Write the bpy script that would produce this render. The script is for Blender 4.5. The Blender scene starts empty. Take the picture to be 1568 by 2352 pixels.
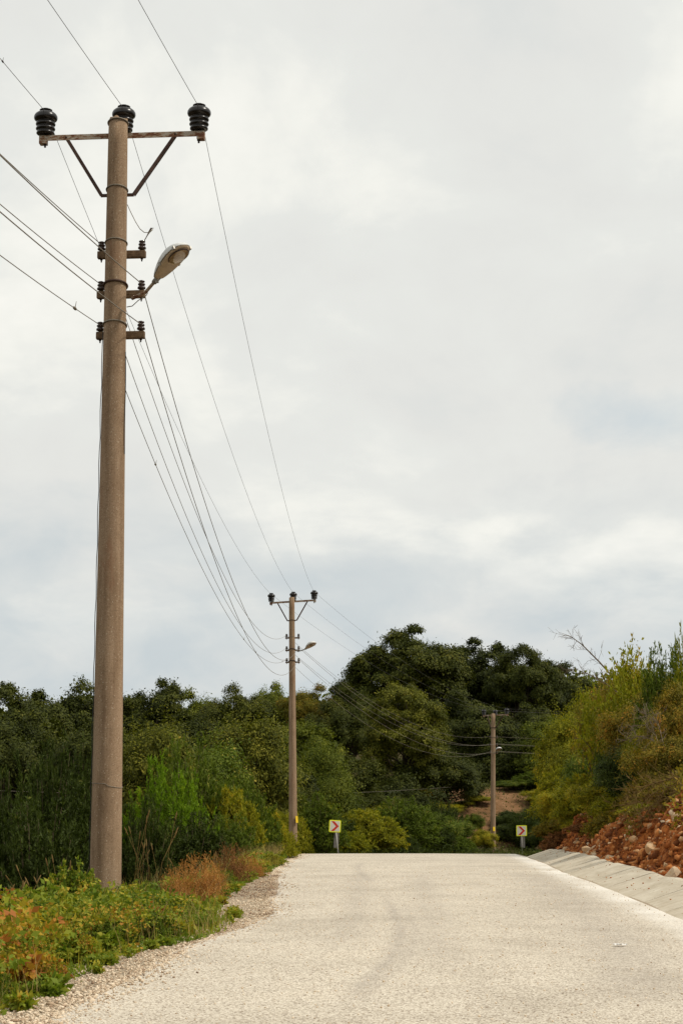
import bpy, math, random
import numpy as np
from mathutils import Vector, Matrix

SC = bpy.context.scene
COL = SC.collection
rnd = random.Random(7)
RNG = np.random.default_rng(11)

# ------------------------------------------------------------------ camera
F = 4300.0; CX = 784.0; CY = 1176.0; EYE = 1.5
TILT = math.atan(694.0 / F)
cd = bpy.data.cameras.new('camera'); cam = bpy.data.objects.new('camera', cd); COL.objects.link(cam)
cd.sensor_fit = 'VERTICAL'; cd.sensor_height = 36; cd.lens = F / 2352.0 * 36
cd.clip_start = 0.1; cd.clip_end = 6000
cam.location = (0, 0, EYE); cam.rotation_euler = (math.pi / 2 + TILT, 0, 0)
SC.camera = cam
CT, ST = math.cos(TILT), math.sin(TILT)

def ray(px, py):
    a = (px - CX) / F; b = (CY - py) / F
    return a, CT - b * ST, ST + b * CT

def at(px, py, Y):
    x, y, z = ray(px, py)
    s = Y / y
    return Vector((x * s, Y, EYE + z * s))

# ------------------------------------------------------------------ terrain
_r = ray(784, 1962); T_C = -_r[2] / _r[1]
YC = 52.0; B_ = EYE / YC ** 2; A_ = 2 * B_ * YC - T_C
Z70 = A_ * 70 - B_ * 4900; S70 = A_ - 2 * B_ * 70

def zr(y):
    y = np.asarray(y, float)
    u = np.clip(y - 70, 0, 50)
    far = Z70 + S70 * u - S70 * u * u / 100.0
    base = A_ * np.clip(y, -30, 70) - B_ * np.clip(y, 0, 70) ** 2
    return np.where(y > 70, far, base)

def ghit(px, py):
    x, y, z = ray(px, py); t = -z / y
    # EYE - t Y = A Y - B Y^2
    q = t + A_
    Y = (q - math.sqrt(max(q * q - 4 * B_ * EYE, 0))) / (2 * B_)
    return x / y * Y, Y

def edge(pxs, tail, head):
    p = [ghit(*q) for q in pxs]
    p = head + p + tail
    return np.array([a[1] for a in p]), np.array([a[0] for a in p])

LE_Y, LE_X = edge([(75, 2351), (155, 2306), (328, 2226), (450, 2165), (515, 2142), (604, 2104), (623, 2038), (628, 1998), (668, 1975)],
                  [(-1.15, 52), (-.7, 62), (1.2, 76), (5, 90), (11, 101), (19, 109), (35, 115), (60, 118), (100, 120)], [(-2.4, -30), (-2.1, 2)])
RE_Y, RE_X = edge([(1568, 2112), (1400, 2041), (1290, 2001)],
                  [(4.1, 42.5), (4.9, 54), (5.7, 63), (7.2, 73), (10.3, 84), (15.5, 94), (23, 101.5), (36, 107), (60, 110), (100, 112)], [(2.9, -30), (3.2, 6)])
# limit of the weeds on the left
WE_Y, WE_X = edge([(0, 2310), (90, 2275), (200, 2212), (290, 2182), (440, 2160), (515, 2120), (480, 2080), (510, 2042), (585, 2012), (640, 1988)],
                  [(-1.5, 45), (-1.6, 60), (-.6, 70), (1, 80), (4, 92), (9, 102), (18, 111), (35, 117), (60, 120), (100, 122)], [(-3.0, -30), (-2.7, 5)])
def xL(y): return np.interp(y, LE_Y, LE_X)
def xR(y): return np.interp(y, RE_Y, RE_X)
def xW(y): return np.interp(y, WE_Y, WE_X)

def sm(a, b, x):
    t = np.clip((x - a) / (b - a), 0, 1); return t * t * (3 - 2 * t)

def vnoise(x, y, s, seed=0):
    """smooth value noise, array in, -1..1 out"""
    x = np.asarray(x, float) / s + seed * 17.3; y = np.asarray(y, float) / s + seed * 9.1
    xi = np.floor(x).astype(np.int64); yi = np.floor(y).astype(np.int64); fx = x - xi; fy = y - yi
    fx = fx * fx * (3 - 2 * fx); fy = fy * fy * (3 - 2 * fy)
    def h(i, j):
        n = (i * 374761393 + j * 668265263 + seed * 1442695) & 0x7fffffff
        n = ((n ^ (n >> 13)) * 1274126177) & 0x7fffffff
        return ((n ^ (n >> 16)) & 0xffff) / 32767.5 - 1
    return (h(xi, yi) * (1 - fx) + h(xi + 1, yi) * fx) * (1 - fy) + (h(xi, yi + 1) * (1 - fx) + h(xi + 1, yi + 1) * fx) * fy

_ld = np.linspace(-30, 119, 300)
_lp = np.stack([xL(_ld), _ld], 1)
def dist_left(x, y):
    x = np.asarray(x, float); y = np.asarray(y, float)
    d = np.full(x.shape, 1e9)
    for k in range(0, len(_lp)):
        d = np.minimum(d, (x - _lp[k, 0]) ** 2 + (y - _lp[k, 1]) ** 2)
    return np.sqrt(d)

def bank(s, y):
    z = np.zeros_like(s)
    z = np.where(s > .02, -.25 * sm(.02, .12, s), z)
    z = np.where(s > .30, -.25 + .32 * np.clip((s - .3) / .6, 0, 1), z)
    z = np.where(s > .90, .07 + 1.2 * sm(.55, 2.7, s) - 1.2 * float(sm(.55, 2.7, .9)) + (s - .9) * .02, z)
    z = np.where(s > 2.6, z + 2.0 * sm(2.6, 8, s) + 1.4 * sm(8, 22, s), z)
    return z

def gz(x, y):
    x = np.asarray(x, float); y = np.asarray(y, float)
    shp = np.broadcast(x, y).shape
    x = np.broadcast_to(x, shp).ravel(); y = np.broadcast_to(y, shp).ravel()
    l = xL(y); r = xR(y)
    base = zr(y)
    on = (x >= l) & (x <= r)
    z = base - .03 * on
    left = x < l
    d = dist_left(x, y)
    d = np.where(left, d, 0)
    ds = 2.3 - 1.5 * sm(22.6, 25.5, y)
    zl = base - .02 * sm(0, 1, d) - .08 * sm(1.2, 2, d) - 1.5 * sm(0, 2.4, d - ds) - 1.2 * sm(5, 10, d)
    outer = sm(60, 95, y) * sm(-30, 2, x)
    zo = base + .1 * sm(1, 4, d) + 4.4 * sm(9, 27, d) + 7 * sm(26, 130, d)
    zl = zl * (1 - outer) + zo * outer
    far = sm(120, 300, y)
    zl = zl + far * (3 + 4 * sm(-100, 100, x))
    zl += 5 * np.exp(-(((x - 54) / 60) ** 2 + ((y - 400) / 60) ** 2))
    zl += sm(1, 3, d) * .07 * vnoise(x, y, 1.3, 3) + sm(6, 20, d) * .4 * vnoise(x, y, 9, 4)
    z = np.where(left, zl, z)
    right = x > r
    s = np.where(right, x - r, 0)
    ff = 1 / np.sqrt(1 + np.where(y > 70, ((xR(y + 1) - xR(y - 1)) / 2) ** 2, 0))
    s = s * ff
    zb = base + bank(s, y)
    rk = sm(.88, 1.3, s) * (1 - sm(3.2, 4.5, s))
    zb += rk * (.3 * vnoise(x + y * .5, y * .8, .9, 5) + .2 * vnoise(x, y, .36, 6) + .12 * vnoise(x, y, .18, 7))
    zb += sm(4, 7, s) * .3 * vnoise(x, y, 3, 8)
    z = np.where(right, zb, z)
    return z.reshape(shp)

def G(x, y): return float(gz(np.array([x]), np.array([y]))[0])

# ------------------------------------------------------------------ materials
def new_mat(name):
    m = bpy.data.materials.new(name); m.use_nodes = True
    nt = m.node_tree; nt.nodes.clear()
    out = nt.nodes.new('ShaderNodeOutputMaterial')
    return m, nt, out

def N(nt, t, **kw):
    n = nt.nodes.new(t)
    for k, v in kw.items():
        if k in n.inputs.keys() if isinstance(k, str) else False: n.inputs[k].default_value = v
        else: setattr(n, k, v)
    return n

def ramp(nt, stops, interp='LINEAR'):
    r = nt.nodes.new('ShaderNodeValToRGB'); r.color_ramp.interpolation = interp
    e = r.color_ramp.elements
    while len(e) > 1: e.remove(e[0])
    e[0].position = stops[0][0]; e[0].color = (*stops[0][1], 1) if len(stops[0][1]) == 3 else stops[0][1]
    for p, c in stops[1:]:
        q = e.new(p); q.color = (*c, 1)
    return r

def noise(nt, vec, scale, detail=4, rough=.6, dist=0):
    n = nt.nodes.new('ShaderNodeTexNoise'); n.inputs['Scale'].default_value = scale
    n.inputs['Detail'].default_value = detail; n.inputs['Roughness'].default_value = rough
    n.inputs['Distortion'].default_value = dist
    if vec is not None: nt.links.new(vec, n.inputs['Vector'])
    return n

def mixc(nt, fac, a, b, blend='MIX'):
    m = nt.nodes.new('ShaderNodeMix'); m.data_type = 'RGBA'; m.blend_type = blend
    for sock, v in ((m.inputs[0], fac), (m.inputs[6], a), (m.inputs[7], b)):
        if hasattr(v, 'is_output'): nt.links.new(v, sock)
        elif isinstance(v, (int, float)): sock.default_value = v
        else: sock.default_value = (*v, 1)
    return m.outputs[2]

def princ(nt, out, color, rough=.8, spec=.3, metal=0, bump=None, bstr=.3, bdist=.01):
    p = nt.nodes.new('ShaderNodeBsdfPrincipled')
    if hasattr(color, 'is_output'): nt.links.new(color, p.inputs['Base Color'])
    else: p.inputs['Base Color'].default_value = (*color, 1)
    p.inputs['Roughness'].default_value = rough; p.inputs['Specular IOR Level'].default_value = spec
    p.inputs['Metallic'].default_value = metal
    if bump is not None:
        b = nt.nodes.new('ShaderNodeBump'); b.inputs['Strength'].default_value = bstr; b.inputs['Distance'].default_value = bdist
        nt.links.new(bump, b.inputs['Height']); nt.links.new(b.outputs[0], p.inputs['Normal'])
    nt.links.new(p.outputs[0], out.inputs[0])
    return p

def objco(nt): return nt.nodes.new('ShaderNodeTexCoord').outputs['Object']

def mapped(nt, vec, scale=(1, 1, 1), loc=(0, 0, 0)):
    m = nt.nodes.new('ShaderNodeMapping'); m.inputs['Scale'].default_value = scale; m.inputs['Location'].default_value = loc
    nt.links.new(vec, m.inputs['Vector']); return m.outputs[0]

def simple(name, color, rough=.7, spec=.3, metal=0, var=.25, scale=20, dark=None, bstr=.2, bdist=.005):
    m, nt, out = new_mat(name)
    n = noise(nt, objco(nt), scale, 5, .65)
    d = dark or tuple(c * (1 - var) for c in color)
    l = tuple(min(1, c * (1 + var)) for c in color)
    r = ramp(nt, [(.3, d), (.7, l)])
    nt.links.new(n.outputs[0], r.inputs[0])
    princ(nt, out, r.outputs[0], rough, spec, metal, n.outputs[0], bstr, bdist)
    return m

FOL = []
def leaf_mat(name, stops, trans=.3, rough=.55, spec=.25):
    kk_ = {'oak_leaves': (1.5, 1.2, .55), 'broad_leaves': (2.75, 2.0, .8), 'willow_leaves': (2.2, 1.5, .95), 'dark_willow_leaves': (1.5, 1.1, .8), 'bright_leaves': (2.7, 1.85, .9), 'olive_leaves': (2.5, 2.15, 1.0), 'olive_brown_leaves': (2.0, 1.75, .95), 'yellow_leaves': (1.35, 1.5, .8), 'autumn_leaves': (1.5, 1.3, .8), 'weed_leaves': (1.5, 1.4, 1.0)}.get(name, (1.45, 1.25, .8))
    stops = [(p, (c[0] * kk_[0], c[1] * kk_[1], c[2] * kk_[2])) for p, c in stops] if name not in ('dry_weed', 'rust_weed', 'straw') else stops
    rough = max(rough, .6); spec = min(spec, .12)
    m, nt, out = new_mat(name)
    a = nt.nodes.new('ShaderNodeAttribute'); a.attribute_name = 'tint'
    oi = nt.nodes.new('ShaderNodeObjectInfo')
    r = ramp(nt, stops)
    sh = nt.nodes.new('ShaderNodeMath'); sh.operation = 'MULTIPLY_ADD'; sh.inputs[1].default_value = .34 if name in ('oak_leaves', 'broad_leaves') else .1; nt.links.new(oi.outputs['Random'], sh.inputs[0])
    sb = nt.nodes.new('ShaderNodeMath'); sb.operation = 'ADD'; sb.inputs[1].default_value = -.5 * sh.inputs[1].default_value; nt.links.new(sh.outputs[0], sb.inputs[0]); nt.links.new(a.outputs['Fac'], sh.inputs[2]); nt.links.new(sb.outputs[0], r.inputs[0])
    p = nt.nodes.new('ShaderNodeBsdfPrincipled'); p.inputs['Roughness'].default_value = rough
    p.inputs['Specular IOR Level'].default_value = spec
    nt.links.new(r.outputs[0], p.inputs['Base Color'])
    t = nt.nodes.new('ShaderNodeBsdfTranslucent')
    tc = mixc(nt, 1.0, r.outputs[0], (1.15, 1.25, .5), 'MULTIPLY'); nt.links.new(tc, t.inputs[0])
    mx = nt.nodes.new('ShaderNodeMixShader'); mx.inputs[0].default_value = trans
    nt.links.new(p.outputs[0], mx.inputs[1]); nt.links.new(t.outputs[0], mx.inputs[2])
    nt.links.new(mx.outputs[0], out.inputs[0])
    return m

M = {}
# foliage palettes (linear albedo)
M['oak'] = leaf_mat('oak_leaves', [(0, (.016, .026, .008)), (.45, (.034, .05, .013)), (.8, (.058, .078, .02)), (1, (.085, .1, .026))], .2)
M['oak2'] = leaf_mat('broad_leaves', [(0, (.022, .04, .01)), (.5, (.046, .072, .015)), (.85, (.08, .112, .022)), (1, (.12, .14, .03))], .25)
M['lighttree'] = leaf_mat('light_tree_leaves', [(0, (.03, .042, .008)), (.5, (.08, .095, .015)), (.85, (.14, .155, .026)), (1, (.2, .2, .045))], .25)
M['autumn'] = leaf_mat('autumn_leaves', [(0, (.05, .055, .01)), (.5, (.1, .1, .014)), (.85, (.17, .13, .018)), (1, (.2, .1, .02))], .3)
M['willow'] = leaf_mat('willow_leaves', [(0, (.025, .048, .01)), (.5, (.045, .092, .014)), (.85, (.08, .14, .024)), (1, (.2, .22, .06))], .3, .4, .4)
M['willowdark'] = leaf_mat('dark_willow_leaves', [(0, (.018, .034, .008)), (.5, (.032, .062, .013)), (.88, (.055, .095, .02)), (1, (.15, .19, .07))], .25, .4, .4)
M['bright'] = leaf_mat('bright_leaves', [(0, (.03, .075, .009)), (.5, (.06, .14, .012)), (.85, (.1, .2, .02)), (1, (.2, .26, .05))], .35, .4, .4)
M['olive'] = leaf_mat('olive_leaves', [(0, (.05, .06, .01)), (.45, (.095, .108, .014)), (.8, (.16, .15, .018)), (1, (.25, .18, .025))], .35)
M['olivebrown'] = leaf_mat('olive_brown_leaves', [(0, (.05, .05, .012)), (.45, (.1, .092, .018)), (.8, (.16, .11, .02)), (1, (.24, .11, .03))], .3)
M['yellow'] = leaf_mat('yellow_leaves', [(0, (.09, .09, .01)), (.5, (.18, .16, .015)), (.85, (.28, .2, .02)), (1, (.3, .13, .02))], .35)
M['weed'] = leaf_mat('weed_leaves', [(0, (.035, .06, .01)), (.3, (.07, .115, .016)), (.55, (.13, .17, .024)), (.75, (.22, .21, .03)), (.9, (.3, .17, .03)), (1, (.25, .1, .035))], .3)
M['dryweed'] = leaf_mat('dry_weed', [(0, (.22, .1, .03)), (.5, (.46, .21, .065)), (.85, (.6, .34, .12)), (1, (.65, .46, .22))], .3, .8, .1)
M['rust'] = leaf_mat('rust_weed', [(0, (.12, .055, .022)), (.5, (.26, .115, .045)), (1, (.4, .2, .08))], .25, .8, .1)
M['straw'] = leaf_mat('straw', [(0, (.22, .14, .05)), (.5, (.38, .27, .11)), (1, (.55, .42, .2))], .3, .7, .2)
M['bark'] = simple('bark', (.06, .045, .032), .95, .1, scale=6, bstr=.6, bdist=.03)
M['twig'] = simple('twig', (.13, .095, .06), .9, .1, scale=10)
M['deadtwig'] = simple('dead_twig', (.17, .13, .085), .9, .1, scale=10)
M['palebark'] = simple('pale_bark', (.28, .22, .16), .9, .1, scale=10)

# ground: soil, dry grass, red earth by place
m, nt, out = new_mat('ground'); M['ground'] = m
co = objco(nt)
n1 = noise(nt, co, .35, 6, .6); n2 = noise(nt, co, 6, 6, .7); n3 = noise(nt, co, 60, 3, .7)
att = nt.nodes.new('ShaderNodeAttribute'); att.attribute_name = 'zone'   # 0 soil, 1 gravel, 2 rock, 3 red hillside
soil = ramp(nt, [(.3, (.05, .035, .018)), (.5, (.08, .06, .028)), (.7, (.05, .06, .018))]); nt.links.new(n2.outputs[0], soil.inputs[0])
grav = ramp(nt, [(.32, (.26, .19, .12)), (.5, (.47, .38, .27)), (.66, (.62, .53, .4))]); nt.links.new(n3.outputs[0], grav.inputs[0])
v = nt.nodes.new('ShaderNodeTexVoronoi'); v.inputs['Scale'].default_value = 5.5; nt.links.new(mapped(nt, co, (1, 1, 1.4)), v.inputs['Vector'])
nr = noise(nt, co, 3.2, 8, .75, .6)
rock = ramp(nt, [(.38, (.035, .014, .007)), (.45, (.17, .048, .012)), (.54, (.40, .12, .026)), (.64, (.45, .19, .06)), (.78, (.46, .3, .17))]); nt.links.new(nr.outputs[0], rock.inputs[0])
redh = ramp(nt, [(.35, (.11, .07, .03)), (.5, (.21, .11, .05)), (.65, (.29, .165, .085))]); nt.links.new(noise(nt, co, 1.2, 6, .7).outputs[0], redh.inputs[0])
def step(a, b):
    mr = nt.nodes.new('ShaderNodeMapRange'); mr.inputs[1].default_value = a; mr.inputs[2].default_value = b
    ad = nt.nodes.new('ShaderNodeMath'); ad.operation = 'ADD'
    sc = nt.nodes.new('ShaderNodeMath'); sc.operation = 'MULTIPLY_ADD'; sc.inputs[1].default_value = .5; sc.inputs[2].default_value = -.25
    nt.links.new(n2.outputs[0], sc.inputs[0]); nt.links.new(att.outputs['Fac'], ad.inputs[0]); nt.links.new(sc.outputs[0], ad.inputs[1])
    nt.links.new(ad.outputs[0], mr.inputs[0]); return mr.outputs[0]
c = mixc(nt, step(.45, .7), soil.outputs[0], grav.outputs[0])
c = mixc(nt, step(1.4, 1.6), c, rock.outputs[0])
at2 = nt.nodes.new('ShaderNodeAttribute'); at2.attribute_name = 'red'; c = mixc(nt, at2.outputs['Fac'], c, redh.outputs[0])
hb = nt.nodes.new('ShaderNodeMath'); hb.operation = 'ADD'; nt.links.new(nr.outputs[0], hb.inputs[0]); nt.links.new(n3.outputs[0], hb.inputs[1])
princ(nt, out, c, .95, .1, 0, hb.outputs[0], .7, .08)

# chip-seal road
m, nt, out = new_mat('chipseal_road'); M['road'] = m
co = objco(nt)
v1 = nt.nodes.new('ShaderNodeTexVoronoi'); v1.inputs['Scale'].default_value = 90; nt.links.new(co, v1.inputs['Vector'])
sep = nt.nodes.new('ShaderNodeSeparateColor'); nt.links.new(v1.outputs['Color'], sep.inputs[0])
chips = ramp(nt, [(0, (.17, .125, .09)), (.14, (.3, .24, .18)), (.3, (.49, .43, .34)), (.7, (.60, .535, .43)), (1, (.70, .635, .53))]); nt.links.new(sep.outputs[0], chips.inputs[0])
big = noise(nt, co, .8, 5, .6)
pt = ramp(nt, [(.3, (.84, .83, .82)), (.55, (1.02, 1.02, 1.02)), (.75, (1.08, 1.07, 1.06))]); nt.links.new(big.outputs[0], pt.inputs[0])
c = mixc(nt, 1.0, chips.outputs[0], pt.outputs[0], 'MULTIPLY')
nd = noise(nt, co, 42, 3, .7)
dk = ramp(nt, [(.60, (1, 1, 1)), (.72, (.74, .69, .64))]); nt.links.new(nd.outputs[0], dk.inputs[0])
c = mixc(nt, 1.0, c, dk.outputs[0], 'MULTIPLY')
# bitumen tracks: curved streaks worn where wheels turn
tr = nt.nodes.new('ShaderNodeAttribute'); tr.attribute_name = 'track'
tn = noise(nt, co, 9, 4, .8); tm = nt.nodes.new('ShaderNodeMath'); tm.operation = 'MULTIPLY'
tr2 = ramp(nt, [(.3, (.15, .15, .15)), (.55, (1, 1, 1))]); nt.links.new(tn.outputs[0], tr2.inputs[0])
nt.links.new(tr.outputs['Fac'], tm.inputs[0]); nt.links.new(tr2.outputs[0], tm.inputs[1])
c = mixc(nt, tm.outputs[0], c, (.3, .26, .22))
wh = nt.nodes.new('ShaderNodeAttribute'); wh.attribute_name = 'dust'
c = mixc(nt, wh.outputs['Fac'], c, (.76, .72, .65))
hh = nt.nodes.new('ShaderNodeMath'); hh.operation = 'ADD'; nt.links.new(v1.outputs['Distance'], hh.inputs[0]); nt.links.new(nd.outputs[0], hh.inputs[1])
princ(nt, out, c, .9, .15, 0, hh.outputs[0], .35, .012)

# pole concrete
m, nt, out = new_mat('pole_concrete'); M['pole'] = m
co = objco(nt)
na = noise(nt, mapped(nt, co, (1, 1, .35)), 3.2, 6, .65); nb = noise(nt, co, 70, 3, .7)
base = ramp(nt, [(.3, (.2, .132, .08)), (.5, (.27, .185, .116)), (.72, (.31, .22, .145))]); nt.links.new(na.outputs[0], base.inputs[0])
sp = ramp(nt, [(.36, (.7, .64, .6)), (.48, (1, 1, 1)), (.62, (1.05, 1.05, 1.05)), (.72, (1.6, 1.65, 1.7))]); nt.links.new(nb.outputs[0], sp.inputs[0])
c = mixc(nt, 1.0, base.outputs[0], sp.outputs[0], 'MULTIPLY')
v = nt.nodes.new('ShaderNodeTexVoronoi'); v.inputs['Scale'].default_value = 30; nt.links.new(mapped(nt, co, (1, 1, .6)), v.inputs['Vector'])
vr = ramp(nt, [(0, (1, 1, 1)), (.12, (1, 1, 1)), (.17, (0, 0, 0))]); nt.links.new(v.outputs['Distance'], vr.inputs[0])
c = mixc(nt, vr.outputs[0], c, (.42, .34, .25))
ks_ = noise(nt, mapped(nt, co, (1, 1, .05)), 11, 4, .6); kr = ramp(nt, [(.4, (.8, .77, .74)), (.52, (1, 1, 1)), (.68, (1.12, 1.12, 1.12))]); nt.links.new(ks_.outputs[0], kr.inputs[0]); c = mixc(nt, .8, c, kr.outputs[0], 'MULTIPLY')
kl = noise(nt, mapped(nt, co, (.15, .15, 1)), 26, 2, .5); kq = ramp(nt, [(.70, (0, 0, 0)), (.73, (.5, .5, .5)), (.76, (0, 0, 0))]); nt.links.new(kl.outputs[0], kq.inputs[0]); c = mixc(nt, kq.outputs[0], c, (.12, .085, .06))
c = mixc(nt, 0, c, c)
rs = noise(nt, mapped(nt, co, (1.5, 1.5, .5), (3, 1, 2)), 2.2, 5, .7)
rr = ramp(nt, [(.6, (0, 0, 0)), (.75, (.55, .55, .55))]); nt.links.new(rs.outputs[0], rr.inputs[0])
c = mixc(nt, rr.outputs[0], c, (.2, .09, .045))
princ(nt, out, c, .9, .15, 0, nb.outputs[0], .35, .008)

# rusty painted steel
m, nt, out = new_mat('rusty_painted_steel'); M['armsteel'] = m
co = objco(nt)
na = noise(nt, mapped(nt, co, (1, 1, 3)), 9, 6, .7)
r1 = ramp(nt, [(.44, (.36, .31, .25)), (.50, (.3, .2, .12)), (.55, (.16, .06, .025)), (.65, (.1, .04, .02))]); nt.links.new(na.outputs[0], r1.inputs[0])
princ(nt, out, r1.outputs[0], .75, .3, 0, na.outputs[0], .3, .004)
M['rusty'] = simple('rusty_steel', (.055, .028, .018), .75, .3, 0, .5, 14)
M['rustydark'] = simple('dark_rusty_steel', (.03, .019, .014), .7, .3, 0, .4, 14)
M['beam'] = simple('weathered_beam', (.15, .098, .058), .9, .1, 0, .45, 16, bstr=.4)
m, nt, out = new_mat('dark_glaze'); M['glaze'] = m
p = princ(nt, out, (.009, .007, .006), .28, .45)
M['brownglaze'] = simple('brown_glaze', (.035, .018, .013), .25, .6, 0, .4, 30, bstr=0)
M['wire'] = simple('weathered_wire', (.2, .17, .13), .6, .4, .3, .2, 30)
M['wiredark'] = simple('dark_wire', (.09, .085, .08), .6, .4, .3, .2, 30)
M['cable'] = simple('black_cable', (.025, .022, .02), .6, .3)
M['lamptop'] = simple('lamp_white', (.62, .62, .6), .45, .4, 0, .08, 8)
M['lampunder'] = simple('lamp_dirty_cream', (.5, .38, .26), .55, .3, 0, .2, 9)
m, nt, out = new_mat('lamp_glass'); M['glass'] = m
n_ = noise(nt, objco(nt), 12, 4, .6); r = ramp(nt, [(.3, (.22, .13, .065)), (.7, (.42, .29, .16))]); nt.links.new(n_.outputs[0], r.inputs[0])
p = princ(nt, out, r.outputs[0], .18, .6); p.inputs['Coat Weight'].default_value = .6
M['galv'] = simple('galvanised_steel', (.3, .28, .25), .5, .4, .4, .15, 12)
M['signgrey'] = simple('grey_sign_back', (.17, .155, .135), .6, .3, .2, .12, 12)
M['signyellow'] = simple('fluorescent_yellow', (.78, .78, .02), .5, .3, 0, .06, 12, bstr=0)
M['signwhite'] = simple('sign_white', (.6, .56, .46), .5, .3, 0, .08, 12, bstr=0)
M['signred'] = simple('sign_red', (.5, .025, .012), .5, .3, 0, .12, 12, bstr=0)
M['plaque'] = simple('yellow_plaque', (.75, .5, .02), .5, .3, 0, .1, 12, bstr=0)
M['litter'] = simple('white_litter', (.72, .70, .66), .5, .3)
M['stone'] = simple('pale_gravel', (.5, .4, .29), .9, .15, 0, .5, 1.5)

# drain concrete
m, nt, out = new_mat('drain_concrete'); M['drain'] = m
co = objco(nt)
na = noise(nt, mapped(nt, co, (1.5, .5, 1)), 2.5, 6, .65); nb = noise(nt, co, 25, 5, .7)
r1 = ramp(nt, [(.3, (.43, .365, .265)), (.5, (.53, .465, .36)), (.7, (.6, .54, .43))]); nt.links.new(na.outputs[0], r1.inputs[0])
r2 = ramp(nt, [(.35, (.88, .87, .85)), (.55, (1, 1, 1))]); nt.links.new(nb.outputs[0], r2.inputs[0])
st = noise(nt, mapped(nt, co, (.6, 5, .6)), 1.6, 5, .7); r3 = ramp(nt, [(.38, (.88, .85, .8)), (.55, (1, 1, 1))]); nt.links.new(st.outputs[0], r3.inputs[0])
c = mixc(nt, 1.0, r1.outputs[0], r2.outputs[0], 'MULTIPLY'); c = mixc(nt, 1.0, c, r3.outputs[0], 'MULTIPLY')
princ(nt, out, c, .85, .2, 0, nb.outputs[0], .2, .006)
# rubble stones
m, nt, out = new_mat('cut_stones'); M['rubble'] = m
a = nt.nodes.new('ShaderNodeAttribute'); a.attribute_name = 'tint'
r1 = ramp(nt, [(0, (.12, .036, .01)), (.3, (.32, .095, .022)), (.52, (.5, .2, .06)), (.75, (.46, .29, .15)), (1, (.6, .47, .32))])
nn = noise(nt, objco(nt), 9, 6, .75); ad = nt.nodes.new('ShaderNodeMath'); ad.operation = 'MULTIPLY_ADD'; ad.inputs[1].default_value = .9; ad.inputs[2].default_value = -.45
nt.links.new(nn.outputs[0], ad.inputs[0]); a2 = nt.nodes.new('ShaderNodeMath'); a2.operation = 'ADD'
nt.links.new(a.outputs['Fac'], a2.inputs[0]); nt.links.new(ad.outputs[0], a2.inputs[1]); nt.links.new(a2.outputs[0], r1.inputs[0])
princ(nt, out, r1.outputs[0], .92, .15, 0, nn.outputs[0], .6, .03)
m, nt, out = new_mat('gravel_stones'); M['gravel'] = m
a = nt.nodes.new('ShaderNodeAttribute'); a.attribute_name = 'tint'
r1 = ramp(nt, [(0, (.13, .085, .055)), (.35, (.3, .2, .13)), (.6, (.48, .36, .24)), (1, (.72, .6, .45))]); nt.links.new(a.outputs['Fac'], r1.inputs[0])
princ(nt, out, r1.outputs[0], .9, .15)

# ------------------------------------------------------------------ mesh helpers
def link(o, parent=None, label=None, cat=None, group=None, kind=None):
    COL.objects.link(o)
    if parent is not None: o.parent = parent
    if label: o['label'] = label
    if cat: o['category'] = cat
    if group: o['group'] = group
    if kind: o['kind'] = kind
    return o

def np_mesh(name, V, Fq, mat, tint=None, attrs=None, smooth=False):
    """V (n,3) float, Fq (m,k) int faces all with k corners"""
    me = bpy.data.meshes.new(name)
    V = np.ascontiguousarray(V, dtype=np.float32); Fq = np.ascontiguousarray(Fq, dtype=np.int32)
    k = Fq.shape[1]
    me.vertices.add(len(V)); me.vertices.foreach_set('co', V.ravel())
    me.loops.add(Fq.size); me.loops.foreach_set('vertex_index', Fq.ravel())
    me.polygons.add(len(Fq)); me.polygons.foreach_set('loop_start', np.arange(0, Fq.size, k, dtype=np.int32))
    me.update(calc_edges=True)
    if smooth: me.polygons.foreach_set('use_smooth', np.ones(len(Fq), bool))
    if tint is not None:
        at_ = me.attributes.new('tint', 'FLOAT', 'FACE'); at_.data.foreach_set('value', np.asarray(tint, dtype=np.float32))
    for nme, dom, val in (attrs or []):
        at_ = me.attributes.new(nme, 'FLOAT', dom); at_.data.foreach_set('value', np.asarray(val, dtype=np.float32))
    me.materials.append(mat)
    return me

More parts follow.
